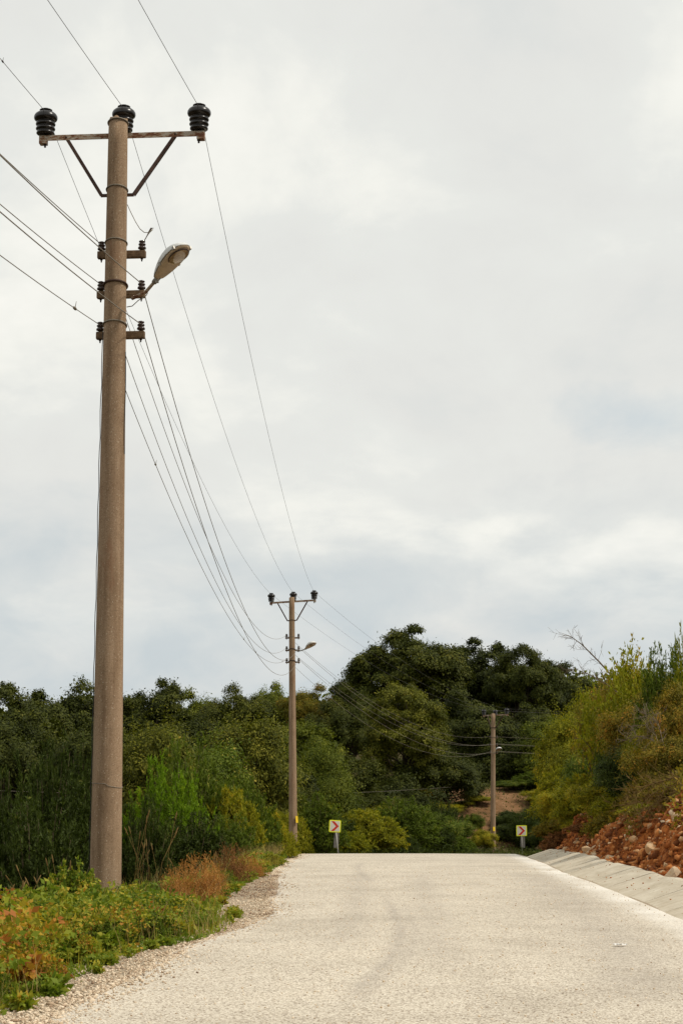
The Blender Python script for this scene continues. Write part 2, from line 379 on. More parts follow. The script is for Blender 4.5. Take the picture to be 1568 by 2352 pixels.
class MB:
    def __init__(s): s.v = []; s.f = []; s.sm = []
    def add(s, vs, fs, smooth=False):
        o = len(s.v); s.v += [tuple(v) for v in vs]; s.f += [tuple(i + o for i in f) for f in fs]; s.sm += [smooth] * len(fs)
    def tube(s, pts, rad, n=8, cap=True, smooth=True):
        pts = [Vector(p) for p in pts]
        if not hasattr(rad, '__len__'): rad = [rad] * len(pts)
        vs = []; up = None
        for i, p in enumerate(pts):
            d = (pts[min(i + 1, len(pts) - 1)] - pts[max(i - 1, 0)])
            d = d.normalized() if d.length > 1e-9 else Vector((0, 0, 1))
            if up is None: up = d.orthogonal().normalized()
            up = (up - d * up.dot(d)); up = up.normalized() if up.length > 1e-6 else d.orthogonal().normalized()
            w = d.cross(up)
            for k in range(n):
                a = 2 * math.pi * k / n
                vs.append(p + (up * math.cos(a) + w * math.sin(a)) * rad[i])
        fs = []
        for i in range(len(pts) - 1):
            for k in range(n):
                fs.append((i * n + k, i * n + (k + 1) % n, (i + 1) * n + (k + 1) % n, (i + 1) * n + k))
        if cap:
            fs.append(tuple(range(n))[::-1]); fs.append(tuple(range((len(pts) - 1) * n, len(pts) * n)))
        s.add(vs, fs, smooth)
    def box(s, c, hx, hy, hz):
        """c centre, hx, hy, hz half-axis vectors"""
        c = Vector(c); hx = Vector(hx); hy = Vector(hy); hz = Vector(hz)
        vs = [c + hx * a + hy * b + hz * d for a in (-1, 1) for b in (-1, 1) for d in (-1, 1)]
        s.add(vs, [(0, 1, 3, 2), (4, 6, 7, 5), (0, 4, 5, 1), (2, 3, 7, 6), (0, 2, 6, 4), (1, 5, 7, 3)])
    def lathe(s, base, prof, n=32, axis=(0, 0, 1)):
        ax = Vector(axis).normalized(); u = ax.orthogonal().normalized(); w = ax.cross(u); b = Vector(base)
        vs = [b + ax * z + (u * math.cos(2 * math.pi * k / n) + w * math.sin(2 * math.pi * k / n)) * max(r, 1e-4) for r, z in prof for k in range(n)]
        fs = [(i * n + k, i * n + (k + 1) % n, (i + 1) * n + (k + 1) % n, (i + 1) * n + k) for i in range(len(prof) - 1) for k in range(n)]
        fs.append(tuple(range(n))[::-1]); fs.append(tuple(range((len(prof) - 1) * n, len(prof) * n)))
        s.add(vs, fs, True)
    def build(s, name, mat, parent=None, bevel=0, **kw):
        me = bpy.data.meshes.new(name); me.from_pydata([tuple(v) for v in s.v], [], s.f)
        me.polygons.foreach_set('use_smooth', s.sm); me.materials.append(mat); me.update()
        o = bpy.data.objects.new(name, me); link(o, parent, **kw)
        if bevel:
            b = o.modifiers.new('bevel', 'BEVEL'); b.width = bevel; b.segments = 2; b.limit_method = 'ANGLE'
        return o

def empty(name, loc, **kw):
    o = bpy.data.objects.new(name, None); o.empty_display_size = .3; o.location = loc
    return link(o, **kw)

def dup(root, name=None):
    r = root.copy(); COL.objects.link(r)
    for ch in root.children:
        c = ch.copy(); COL.objects.link(c); c.parent = r
        for g in ch.children:
            d = g.copy(); COL.objects.link(d); d.parent = c
    return r

# ------------------------------------------------------------------ ground sheet
def axis(segs):
    out = []
    for a, b, st in segs:
        out += list(np.arange(a, b, st))
    out.append(segs[-1][1]); return np.array(out)
gx = axis([(-1500, -300, 150), (-300, -60, 15), (-60, -12, 2), (-12, -4, .5), (-4, 3.2, .2), (3.2, 8.5, .085), (8.5, 20, .5), (20, 60, 2), (60, 300, 15), (300, 1500, 150)])
gy = axis([(-1500, -30, 120), (-30, 8, 2), (8, 17, .5), (17, 48, .11), (48, 70, .3), (70, 160, 1), (160, 520, 8), (520, 3000, 120)])
X, Y = np.meshgrid(gx, gy)
Z = gz(X, Y)
nx, ny = len(gx), len(gy)
ii = np.arange((ny - 1) * nx).reshape(ny - 1, nx)[:, :-1].ravel()
Fq = np.stack([ii, ii + 1, ii + nx + 1, ii + nx], 1)
l_, r_, w_ = xL(Y), xR(Y), xW(Y)
zone = np.zeros_like(X)
zone = np.where((X < l_ + .3) & (X > w_ - .25) & (Y < 72), 1, zone)
s_ = X - r_
zone = np.where((s_ > -.5) & (s_ < .4), 1, zone)
zone = np.where((s_ >= .4) & (s_ < 2.2), 2, zone)
dl = dist_left(X, Y)
redp = np.exp(-(((X - 10) / 3.4) ** 2 + ((Y - 127) / 9) ** 2)) + .9 * np.exp(-(((X - 5) / 4) ** 2 + ((Y - 130) / 4) ** 2))
redz = np.where((X < l_) & (Y > 98) & (dl > 2), np.clip((redp - .3) * 4, 0, 1), 0)
me = np_mesh('ground', np.stack([X.ravel(), Y.ravel(), Z.ravel()], 1), Fq, M['ground'], attrs=[('zone', 'POINT', zone.ravel()), ('red', 'POINT', redz.ravel())], smooth=True)
link(bpy.data.objects.new('ground', me), kind='structure')

# ------------------------------------------------------------------ road sheet
ys = np.concatenate([np.arange(-12, 8, 1), np.arange(8, 60, .1), np.arange(60, 100, .5)])
L = xL(ys) + .08 * vnoise(ys, ys * 0, .8, 21) + .05 * vnoise(ys, ys * 0, .27, 22)
R = xR(ys) + .03 * vnoise(ys, ys * 0, .9, 23)
nw = 90
tt = np.linspace(0, 1, nw)
XX = L[:, None] * (1 - tt) + R[:, None] * tt; YY = np.repeat(ys[:, None], nw, 1)
ZZ = zr(YY) + .006 + .012 * (1 - (2 * tt - 1) ** 2) + .006 * vnoise(XX, YY, 1.5, 24)
ZZ[:, 0] -= .045; ZZ[:, -1] -= .03
# wheel marks: curved streaks
def streak(pts, w, amp):
    pts = [ghit(*p) for p in pts]
    py_ = np.array([p[1] for p in pts]); px_ = np.array([p[0] for p in pts]); o = np.argsort(py_)
    c = np.interp(YY, py_[o], px_[o]); inside = (YY > py_.min()) & (YY < py_.max())
    e = sm(py_.min(), py_.min() + 2, YY) * (1 - sm(py_.max() - 4, py_.max(), YY))
    return amp * np.exp(-((XX - c) / w) ** 2) * inside * e
track = streak([(755, 2350), (830, 2270), (905, 2200), (920, 2140), (895, 2080), (870, 2050)], .06, .55) + streak([(800, 2350), (868, 2270), (940, 2200), (952, 2140), (925, 2080), (895, 2050)], .04, .3) \
      + streak([(820, 1995), (830, 2010), (860, 2035), (835, 1978)], .06, .45) \
      + streak([(1010, 2250), (1000, 2150), (975, 2060), (960, 2000)], .2, .3) \
      + streak([(1500, 2345), (1440, 2200), (1330, 2080), (1200, 2000)], .35, .4) \
      + streak([(760, 2200), (820, 2100), (820, 2000)], .16, .3)
dust = np.exp(-((R[:, None] - XX) / .38) ** 4) * .9 * (.65 + .35 * vnoise(XX, YY, .5, 31)) + .3 * np.exp(-((XX - L[:, None]) / .15) ** 2)
ii = np.arange((len(ys) - 1) * nw).reshape(-1, nw)[:, :-1].ravel()
me = np_mesh('road', np.stack([XX.ravel(), YY.ravel(), ZZ.ravel()], 1), np.stack([ii, ii + 1, ii + nw + 1, ii + nw], 1), M['road'],
             attrs=[('track', 'POINT', np.clip(track, 0, 1).ravel()), ('dust', 'POINT', np.clip(dust, 0, 1).ravel())], smooth=True)
link(bpy.data.objects.new('road', me), kind='structure')

# ------------------------------------------------------------------ concrete drain along the right side, cast in bays
dr = empty('drain_channel', (float(xR(30)) + .5, 30, float(zr(30))), label='pale concrete drainage channel sloping up beside the road below the red rock', cat='drain')
o0 = Vector(dr.location)
yb = 10.0; k = 0
while yb < 49:
    ln = 1.7 + .3 * rnd.random(); y0, y1 = yb + .004, yb + ln - .004
    mb = MB(); n = 6; vs = []
    top = .80
    for i in range(n + 1):
        y = y0 + (y1 - y0) * i / n; e = float(xR(y)); zb = float(zr(y)); jt = .02 * float(vnoise(np.array([y]), np.array([0.]), .6, 33)[0])
        h = .22
        prof = [(-.02, -.01), (.03, -.05), (.07, -.10), (.12, -.10), (top + jt, -.10 + h + jt), (top + .08 + jt, -.10 + h + jt + .005), (top + .1, -.3)]
        prof = [(a, b_ + (.004 * math.sin(k * 2.1) if j > 3 else 0)) for j, (a, b_) in enumerate(prof)]
        vs += [(e + a - o0.x, y - o0.y, zb + b_ - o0.z) for a, b_ in prof]
    q = 7; fs = [(i * q + j, i * q + j + 1, (i + 1) * q + j + 1, (i + 1) * q + j) for i in range(n) for j in range(q - 1)]
    mb.add(vs, fs); mb.build('drain_panel', M['drain'], dr); yb += ln; k += 1

# ------------------------------------------------------------------ stones
def ico():
    t = (1 + 5 ** .5) / 2
    v = np.array([(-1, t, 0), (1, t, 0), (-1, -t, 0), (1, -t, 0), (0, -1, t), (0, 1, t), (0, -1, -t), (0, 1, -t), (t, 0, -1), (t, 0, 1), (-t, 0, -1), (-t, 0, 1)], float)
    v /= np.linalg.norm(v[0])
    f = np.array([(0, 11, 5), (0, 5, 1), (0, 1, 7), (0, 7, 10), (0, 10, 11), (1, 5, 9), (5, 11, 4), (11, 10, 2), (10, 7, 6), (7, 1, 8), (3, 9, 4), (3, 4, 2), (3, 2, 6), (3, 6, 8), (3, 8, 9), (4, 9, 5), (2, 4, 11), (6, 2, 10), (8, 6, 7), (9, 8, 1)])
    return v, f
IV, IF = ico()
def stones(name, P, size, mat, tint, flat=.7, rough=.3, **kw):
    n = len(P); rg = RNG
    V = IV[None] * (1 + rough * rg.uniform(-1, 1, (n, 12, 1)))
    V = V * rg.uniform(.6, 1.25, (n, 1, 3)) * np.array([1, 1, flat])
    a = rg.uniform(0, 6.28, n); ca, sa = np.cos(a)[:, None], np.sin(a)[:, None]
    x = V[..., 0] * ca - V[..., 1] * sa; y = V[..., 0] * sa + V[..., 1] * ca
    V = np.stack([x, y, V[..., 2]], 2) * size[:, None, None] + P[:, None, :]
    Fx = IF[None] + (np.arange(n) * 12)[:, None, None]
    me = np_mesh(name, V.reshape(-1, 3), Fx.reshape(-1, 3), mat, tint=np.repeat(tint, 20))
    return link(bpy.data.objects.new(name, me), **kw)

# gravel verge on the left, loose chips
n = 42000
y = 10 + 42 * RNG.random(n) ** 1.8; lo = xW(y) - .3; hi = xL(y) + .09
x = lo + (hi - lo) * RNG.random(n) ** .85
ex = RNG.random(n) < .16; x = np.where(ex, xL(y) + np.abs(RNG.normal(size=n)) * .16 - .02, x)
keep = (hi - lo) > 0; x, y = x[keep], y[keep]
sz = .004 + .009 * RNG.random(len(x)) ** 3 + (RNG.random(len(x)) > .99) * .012
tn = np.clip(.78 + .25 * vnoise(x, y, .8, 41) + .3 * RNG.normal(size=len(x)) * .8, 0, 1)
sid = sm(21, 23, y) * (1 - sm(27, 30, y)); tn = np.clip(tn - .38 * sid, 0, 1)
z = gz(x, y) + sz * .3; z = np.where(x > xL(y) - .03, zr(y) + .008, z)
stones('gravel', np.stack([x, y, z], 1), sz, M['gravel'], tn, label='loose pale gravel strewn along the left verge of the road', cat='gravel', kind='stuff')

# loose chips on the road itself
n = 4000
y = 9 + 22 * RNG.random(n) ** 1.3; x = xL(y) + (xR(y) - xL(y)) * RNG.random(n)
tt_ = (x - xL(y)) / (xR(y) - xL(y))
z = zr(y) + .014 + .03 * (1 - (2 * tt_ - 1) ** 2)
stones('road_chips', np.stack([x, y, z], 1), .003 + .006 * RNG.random(n) ** 2, M['gravel'], np.clip(.9 + .22 * RNG.normal(size=n), 0, 1), label='small loose stone chips scattered over the pale road surface', cat='gravel', kind='stuff')

n = 170
y = 18 + 26 * RNG.random(n); s = .12 + .7 * RNG.random(n) ** .5; x = xR(y) + s
stones('fallen_grit', np.stack([x, y, zr(y) - .10 + .22 * np.clip((s - .12) / .68, 0, 1) + .004], 1), .004 + .014 * RNG.random(n) ** 3, M['rubble'], np.clip(.5 + .25 * RNG.normal(size=n), 0, 1), label='bits of reddish grit fallen from the bank onto the concrete drain', cat='gravel', kind='stuff')
# rubble in the red cut
n = 17000
y = 17 + 38 * RNG.random(n) ** 1.2; s = .90 + 1.4 * RNG.random(n) ** 1.0; x = xR(y) + s
sz = .014 + .06 * RNG.random(n) ** 3.2
tn = np.clip(.33 + .3 * vnoise(x, y, 1.1, 51) + .24 * RNG.normal(size=n), 0, 1)
stones('rubble', np.stack([x, y, gz(x, y) + sz * .05], 1), sz, M['rubble'], tn, .8, .55, label='red and cream limestone rubble embedded in the earth cut on the right', cat='rubble', kind='stuff')
for i, (px, py, Y_, s, lab) in enumerate([
        (1548, 1985, 25.3, .12, 'large cream rock above the drain at the right edge of the photo'),
        (1500, 1930, 28.5, .11, 'cream boulder high in the red earth cut near the right edge'),
        (1400, 1940, 33, .09, 'grey boulder in the middle of the red earth cut'),
        (1350, 1950, 37.5, .09, 'pale boulder low in the cut just above the drain'),
        (1455, 1900, 31.5, .08, 'rounded grey boulder under the overhanging dry bramble')]):
    p = at(px, py, Y_); x0 = p.x; z0 = G(x0, Y_)
    me = bpy.data.meshes.new('rock'); rg = np.random.default_rng(60 + i)
    import bmesh
    bm = bmesh.new(); bmesh.ops.create_icosphere(bm, subdivisions=3, radius=1)
    for v in bm.verts:
        c_ = v.co.copy(); d = 1 + .3 * math.sin(c_.x * 3.1 + i) * math.cos(c_.y * 2.7 + i * 2) + .12 * math.sin(c_.z * 7 + c_.x * 6 + i) + .05 * rg.normal()
        v.co = c_ * (1 + .10 * math.sin(c_.x * 9 + i) * math.cos(c_.y * 8))
    for _q in range(14):
        nv = Vector(rg.normal(size=3)).normalized(); lim = rg.uniform(.55, .85)
        for v in bm.verts:
            dd_ = v.co.dot(nv)
            if dd_ > lim: v.co -= nv * (dd_ - lim)
    for v in bm.verts: v.co = Vector((v.co.x * 1.3, v.co.y, v.co.z * .85)) * s * 1.25
    bm.to_mesh(me); bm.free(); me.materials.append(M['rubble'])
    a_ = me.attributes.new('tint', 'FLOAT', 'FACE'); a_.data.foreach_set('value', np.full(len(me.polygons), [.95, .75, .85, .8, .7][i], dtype=np.float32))
    o = bpy.data.objects.new('rock', me); o.location = (x0, Y_, z0 - s * .1); o.rotation_euler = (rg.uniform(-.3, .3), rg.uniform(-.5, 0), rg.uniform(0, 6))
    link(o, label=lab, cat='rock', group='rocks in the red cut')

# ------------------------------------------------------------------ utility poles
HV = [(0, 0), (.070, 0), (.104, .004), (.116, .014), (.116, .028), (.104, .040), (.098, .050), (.104, .058), (.122, .068), (.126, .080), (.120, .094), (.106, .104),
      (.102, .114), (.108, .120), (.124, .130), (.128, .144), (.122, .158), (.108, .170), (.106, .178), (.122, .186), (.144, .200), (.152, .222), (.150, .248), (.136, .274), (.112, .294),
      (.084, .304), (.070, .310), (.068, .318), (.080, .324), (.083, .334), (.07, .342), (.03, .346), (0, .347)]
LV = [(0, 0), (.030, 0), (.050, .010), (.053, .024), (.046, .036), (.034, .044), (.034, .050), (.044, .058), (.048, .070), (.040, .080), (.028, .086), (.030, .092), (.042, .100), (.040, .112), (.022, .120), (0, .122)]

def utility_pole(Yp, top, base, r0, r1, arm_py, arm_half, yaw, roll, brace_py, bands, beams, beam_half, lamp, label, beam_th=.048, ins=1.0, ins_k=.93, beam_off=.04, yaw_b=None):
    """returns dict of conductor attachment points (world)"""
    B = at(base[0], base[1], Yp); B.z = min(B.z, G(B.x, Yp) if Yp > 60 else B.z)
    T = at(top[0], top[1], Yp)
    e = empty('utility_pole', B, label=label, cat='utility pole', group='concrete utility poles along the road')
    ax = T - B; H = ax.length; u = ax / H
    def A(z): return ax * ((z - B.z) / ax.z)            # axis point at world height z, local
    def rad(z): return r0 + (r1 - r0) * ((z - B.z) / ax.z)
    mb = MB()
    n = 48; prs = [(-.6, r0 * 1.01)] + [(H * i / 30, r0 + (r1 - r0) * i / 30) for i in range(31)]
    vs = []; up = Vector((1, 0, 0)); w = u.cross(up).normalized(); up = w.cross(u)
    for j, (h, r) in enumerate(prs):
        for q in range(n):
            a = 2 * math.pi * q / n; rr = r
            hh = h
            if j == len(prs) - 1: hh += .018 * math.sin(a * 3 + 1) * ins + .012 * math.sin(a * 7); rr *= .985
            vs.append(u * hh + (up * math.cos(a) + w * math.sin(a)) * rr)
    fs = [(i * n + q, i * n + (q + 1) % n, (i + 1) * n + (q + 1) % n, (i + 1) * n + q) for i in range(len(prs) - 1) for q in range(n)]
    vs.append(u * (H + .025)); m_ = len(prs) - 1
    fs += [(m_ * n + q, m_ * n + (q + 1) % n, len(vs) - 1) for q in range(n)]
    mb.add(vs, fs, True); mb.build('shaft', M['pole'], e)
    c, s = math.cos(yaw), math.sin(yaw)
    dx = Vector((c * math.cos(roll), s * math.cos(roll), math.sin(roll))); dy = Vector((-s, c, 0)); dz = dx.cross(dy)
    if yaw_b is None: yaw_b = yaw
    ex = Vector((math.cos(yaw_b), math.sin(yaw_b), 0)); ey = Vector((-ex.y, ex.x, 0)); ez = Vector((0, 0, 1))
    pts = {}
    # high crossarm
    za = at(top[0], arm_py, Yp).z; c0 = A(za) + dy * (rad(za) + .035)
    mb = MB(); mb.box(c0 + dx * .01, dx * arm_half, dy * .004, dz * .038); mb.box(c0 + dx * .01 + dy * .037 + dz * .034, dx * arm_half, dy * .036, dz * .004)
    for sg in (-1, 1): mb.box(c0 + dx * (.01 + sg * (arm_half - .05)) + dy * .04 - dz * .02, dx * .048, dy * .05, dz * .052)
    arm = mb.build('crossarm', M['armsteel'], e, bevel=.003)
    for sg, nm in ((-1, 'L'), (1, 'R')):
        ic = c0 + dx * (.01 + sg * arm_half * ins_k) + dy * .03
        mb = MB(); mb.lathe(ic + dz * .055 * ins, [(r, z) for r, z in HV]); io = mb.build('insulator', M['glaze'], e)
        mb = MB(); mb.tube([ic - dz * .115, ic + dz * .09], .013, 10); mb.lathe(ic - dz * .085, [(.024, 0), (.024, .02)], 6); mb.build('insulator_pin', M['rustydark'], io)
        pts['H' + nm] = B + ic + dz * (.055 * ins + .305)
    mb = MB(); ic = A(T.z) + dy * (rad(T.z) + .05) + dx * .035 - u * .12 + Vector((0, 0, .03))
    mb.lathe(ic, HV); io = mb.build('insulator', M['glaze'], e)
    mb = MB(); mb.tube([ic - Vector((0, 0, .3)), ic + Vector((0, 0, .1))], .014, 10); mb.build('insulator_pin', M['rustydark'], io)
    pts['HC'] = B + ic + Vector((0, 0, .305))
    # braces
    zb = at(top[0], brace_py, Yp).z
    cb = A(zb) + dy * (rad(zb) * .2)
    for sg in (-1, 1):
        p1 = cb + dx * sg * (rad(zb) + .0); p2 = cb + dx * sg * (rad(zb) + .075); p3 = c0 + dx * sg * (arm_half * .66) + dy * .012
        mb = MB()
        d = (p3 - p2).normalized(); q = d.cross(dy).normalized()
        mb.box((p2 + p3) / 2, (p3 - p2) / 2, q * .022, dy * .005); mb.box((p2 + p3) / 2 + dy * .02 - q * .018, (p3 - p2) / 2, q * .004, dy * .02)
        mb.box((p1 + p2) / 2, (p2 - p1) / 2 + dx * sg * .01, dz * .022, dy * .006)
        mb.lathe(p3 - dy * .03, [(.014, 0), (.014, .012)], 6, dy)
        mb.build('brace', M['rusty'], e, bevel=.002)
    # clamp bands
    for py, th, mt in bands:
        z = at(top[0], py, Yp).z; r = rad(z) + th * .8
        ring = [A(z) + Vector((math.cos(a) * r, math.sin(a) * r, .03 * math.sin(a) * -1 * (1 if th < .02 else .4))) for a in [2 * math.pi * i / 40 for i in range(41)]]
        mb = MB(); mb.tube(ring, th, 8, cap=False); mb.build('clamp_band', M[mt], e)
    # low brackets
    for i, py in enumerate(beams):
        z = at(top[0], py, Yp).z; cc = A(z) + ey * (rad(z) + beam_th * .5) + ex * beam_off
        mb = MB(); mb.box(cc, ex * beam_half, ey * beam_th * .8, ez * beam_th); mb.box(cc + ez * 0, ex * (beam_half * .55), ey * beam_th * .86, ez * beam_th * .25)
        bo = mb.build('bracket', M['beam'], e, bevel=.012 if beam_th > .035 else .003)
        for sg, nm in ((-1, 'L'), (1, 'R')):
            ic = cc + ex * sg * (beam_half - .05)
            mb = MB(); mb.lathe(ic + ez * (beam_th + .012), LV, 16); io = mb.build('insulator', M['brownglaze'], e)
            mb = MB(); mb.tube([ic - ez * (beam_th + .045), ic + ez * (beam_th + .03)], .009, 8); mb.lathe(ic - ez * (beam_th + .018), [(.018, 0), (.018, .016)], 6); mb.build('insulator_pin', M['rustydark'], io)
            pts[nm + str(i)] = B + ic + ez * (beam_th + .09)
    # street lamp
    if lamp:
        p0, p1, p2, side = lamp            # world: arm root, neck, tip
        p0, p1, p2 = p0 - B, p1 - B, p2 - B
        mb = MB(); mb.tube([p0 + (p0 - p1) * .3 + Vector((-.12, .03, -.01)), p0, p0.lerp(p1, .5), p1 + (p2 - p1) * .03], [.022, .022, .021, .021], 14)
        ao = mb.build('lamp_arm', M['armsteel'] if side else M['galv'], e)
        mb = MB(); mb.tube([p0.lerp(p1, .68), p1 + (p2 - p1) * .05], [.034, .036], 14); nb_ = p0.lerp(p1, .8); mb.box(nb_ + Vector((.02, -.03, -.02)), (.02, 0, 0), (0, .02, 0), (0, 0, .018)); mb.build('arm_socket', M['galv'], ao)
        U = (p2 - p1); Ln = U.length; U.normalize(); V_ = (Vector((0, 0, 1)) - U * U.z).normalized(); W = U.cross(V_); sr = -1 if (V_ - W).x < (V_ + W).x else 1; ra = math.radians(11 if side else 0); V_ = (V_ * math.cos(ra) + W * sr * math.sin(ra)).normalized(); W = U.cross(V_)
        ts = [0, .02, .06, .15, .28, .42, .56, .7, .82, .9, .96, .99, 1]
        hw = [.056, .070, .082, .100, .122, .140, .152, .154, .140, .118, .086, .05, .006]
        tp = [.035, .05, .06, .08, .10, .115, .12, .115, .098, .076, .052, .03, .004]
        bt = [.02, .03, .034, .042, .05, .054, .054, .05, .042, .034, .024, .014, .002]
        def shell(hgt, sgn, name, mat, inset=1.0, par=None):
            vs = []; k_ = 14
            for t, a, h in zip(ts, hw, hgt):
                for q in range(k_ + 1):
                    th = math.pi * q / k_
                    ca, sa = math.cos(th), math.sin(th)
                    pw = .75
                    vs.append(p1 + U * (t * Ln) + W * (a * inset * (abs(ca) ** pw) * (1 if ca > 0 else -1)) + V_ * (sgn * h * sa ** pw))
            n_ = k_ + 1
            fs = [(i * n_ + q, i * n_ + q + 1, (i + 1) * n_ + q + 1, (i + 1) * n_ + q) for i in range(len(ts) - 1) for q in range(k_)]
            fs.append(tuple(range(n_)))
            m_ = MB(); m_.add(vs, fs, True); return m_.build(name, mat, par or e)
        head = shell(tp, 1, 'lamp_head', M['lamptop'])
        shell(bt, -1, 'lamp_underside', M['lampunder'], .96, head)
        m_ = MB(); rim = [p1 + U * (t * Ln) + W * a * 1.0 for t, a in zip(ts, hw)] + [p1 + U * (t * Ln) - W * a * 1.0 for t, a in list(zip(ts, hw))[::-1]]
        m_.tube(rim, .006, 6); 
        for tq in (.42, .9):
            for sg in (-1, 1): m_.box(p1 + U * (tq * Ln) + W * sg * (.142 if tq < .5 else .12), U * .018, W * .01, V_ * .02)
        m_.build('rim', M['galv'], head)
        vs = []; gc = p1 + U * (.735 * Ln) - V_ * .044; k1, k2 = 28, 7
        for j in range(k2 + 1):
            f_ = math.pi / 2 * j / k2
            for q in range(k1):
                th = 2 * math.pi * q / k1
                cu = math.cos(th); su = math.sin(th)
                vs.append(gc + U * (.215 * Ln * math.cos(f_) * cu) + W * (.122 * math.cos(f_) * su) - V_ * (.032 * math.sin(f_)))
        fs = [(j * k1 + q, j * k1 + (q + 1) % k1, (j + 1) * k1 + (q + 1) % k1, (j + 1) * k1 + q) for j in range(k2) for q in range(k1)]
        m_ = MB(); m_.add(vs, fs, True); gl = m_.build('lamp_glass', M['glass'], head)
        m_ = MB(); m_.tube([gc + U * (.222 * Ln * math.cos(2 * math.pi * q / 32)) + W * (.12 * math.sin(2 * math.pi * q / 32)) for q in range(33)], .007, 6, cap=False); m_.build('glass_frame', M['rusty'], gl)
    return e, B, T, A, rad, pts

PW1, PW2, PW3 = 22.8, 74.0, 116.0
p0 = at(334, 672, 22.55); pn = p0 + Vector((.185, -.20, .10)); pn = at(364, 637, 22.3); pt_ = at(424, 562, 21.75)
P1 = utility_pole(PW1, (272, 276), (242, 2075), .19, .121, 302, 1.075, math.radians(-5), math.radians(-.1), 447,
    [(284, .009, 'wire'), (437, .009, 'wire'), (559, .008, 'wire'), (656, .014, 'rusty'), (747, .010, 'wire')], [577, 669, 763], .31,
    (p0, pn, pt_, True), 'nearest and tallest concrete utility pole, standing in the weeds at the left')
q0 = at(693, 1494, 73.7); qn = at(704, 1489, 73.4); qt = at(722, 1475.5, 73.0)
P2 = utility_pole(PW2, (670, 1373), (674, 1975), .172, .108, 1381, .93, math.radians(-8), math.radians(2.6), 1425,
    [(1426, .012, 'rusty'), (1464, .006, 'wire'), (1492, .014, 'rustydark'), (1519, .014, 'rustydark')], [1464.5, 1493, 1520.5], .29,
    (q0, qn, qt, False), 'middle concrete utility pole with lamp, beside the left end of the road crest', beam_th=.03, beam_off=.0)
s0 = at(1137, 1729, 115.6); sn = at(1139, 1726, 115.4); stp = at(1147.5, 1718, 114.6)
P3 = utility_pole(PW3, (1132, 1639.5), (1131, 1985), .178, .122, 1642.5, .98, math.radians(-44), 0, 1671,
    [(1672, .02, 'rustydark'), (1695, .012, 'rustydark')], [1695.5, 1713, 1730], .30,
    (s0, sn, stp, False), 'farthest concrete utility pole, rising in front of dark trees near the road bend', beam_th=.03, beam_off=-.08)

# centre insulator of the nearest pole stands where the photo shows it; cable running down its shaft
e1, B1, T1, A1, rad1, W1 = P1
def shaft_pt(A, rad, z, ang, off=.008):
    r = rad(z) + off; return A(z) + Vector((math.cos(ang) * r, math.sin(ang) * r, 0))
mb = MB(); z0 = at(272, 765, PW1).z
pts = [shaft_pt(A1, rad1, z0 - (z0 - B1.z - .3) * i / 40, math.radians(190 + 5 * math.sin(i * .45) + (6 if i < 3 else 0)), .004 + .012 * abs(math.sin(i * .8))) for i in range(41)]
mb.tube(pts, .005, 6); mb.build('cable', M['cable'], e1)
mb = MB(); pts = [shaft_pt(A1, rad1, z0 - .25 - 1.3 * i / 12, math.radians(-14 + 6 * math.sin(i * .5)), .006) for i in range(13)]
mb.tube(pts, .005, 6); mb.build('cable', M['cable'], e1)
mb = MB(); zt = at(250, 1800, PW1).z
pts = [shaft_pt(A1, rad1, zt - .05 * math.sin(a * 1.0 + 2.0) * (1 if math.cos(a) > 0 else .2), a, .004) for a in [2 * math.pi * i / 32 for i in range(33)]]
mb.tube(pts, .004, 6, cap=False); mb.build('tie_wire', M['wire'], e1)
# lamp feed cable and jumper loop
lc = p0 - B1
mb = MB(); a0 = at(292, 705, 22.68) - B1
pts = [a0, at(304, 703, 22.6) - B1, at(318, 690, 22.5) - B1, at(336, 679, 22.45) - B1, at(340, 672, 22.45) - B1]; mb.tube(pts, .006, 6); mb.build('cable', M['wire'], e1)
mb = MB(); jp = [at(x, y, Y_) - B1 for x, y, Y_ in [(293, 470, 22.9), (300, 486, 22.95), (312, 510, 22.95), (322, 526, 22.9), (332, 534, 22.85), (342, 534, 22.8), (350, 524, 22.75)]]
mb.tube(jp, .005, 6); tp_ = [at(330, 556, 22.75) - B1, at(338, 542, 22.75) - B1, at(343, 533, 22.75) - B1, at(352, 527, 22.75) - B1]; mb.tube(tp_, [.006, .007, .014, .004], 6)
mb.tube([at(341, 536, 22.78) - B1, at(347, 524, 22.75) - B1, at(353, 524, 22.7) - B1], [.012, .008, .004], 6); mb.build('jumper_wire', M['wire'], e1)
# yellow plaques
for (pp, px, py, Yp, hw_, hh_, rl) in ((P2, 681.5, 1882, 73.82, .045, .13, .2), (P3, 1133.8, 1904, 115.8, .07, .13, .05)):
    B = pp[1]; c = at(px, py, Yp) - B
    ang = 0; mb = MB(); mb.box(c, (hw_ * .9, .04, 0), (.003, -.006, 0), (hw_ * rl * -1, 0, hh_)); mb.build('number_plate', M['plaque'], pp[0], label='small yellow plate fixed low on the shaft')

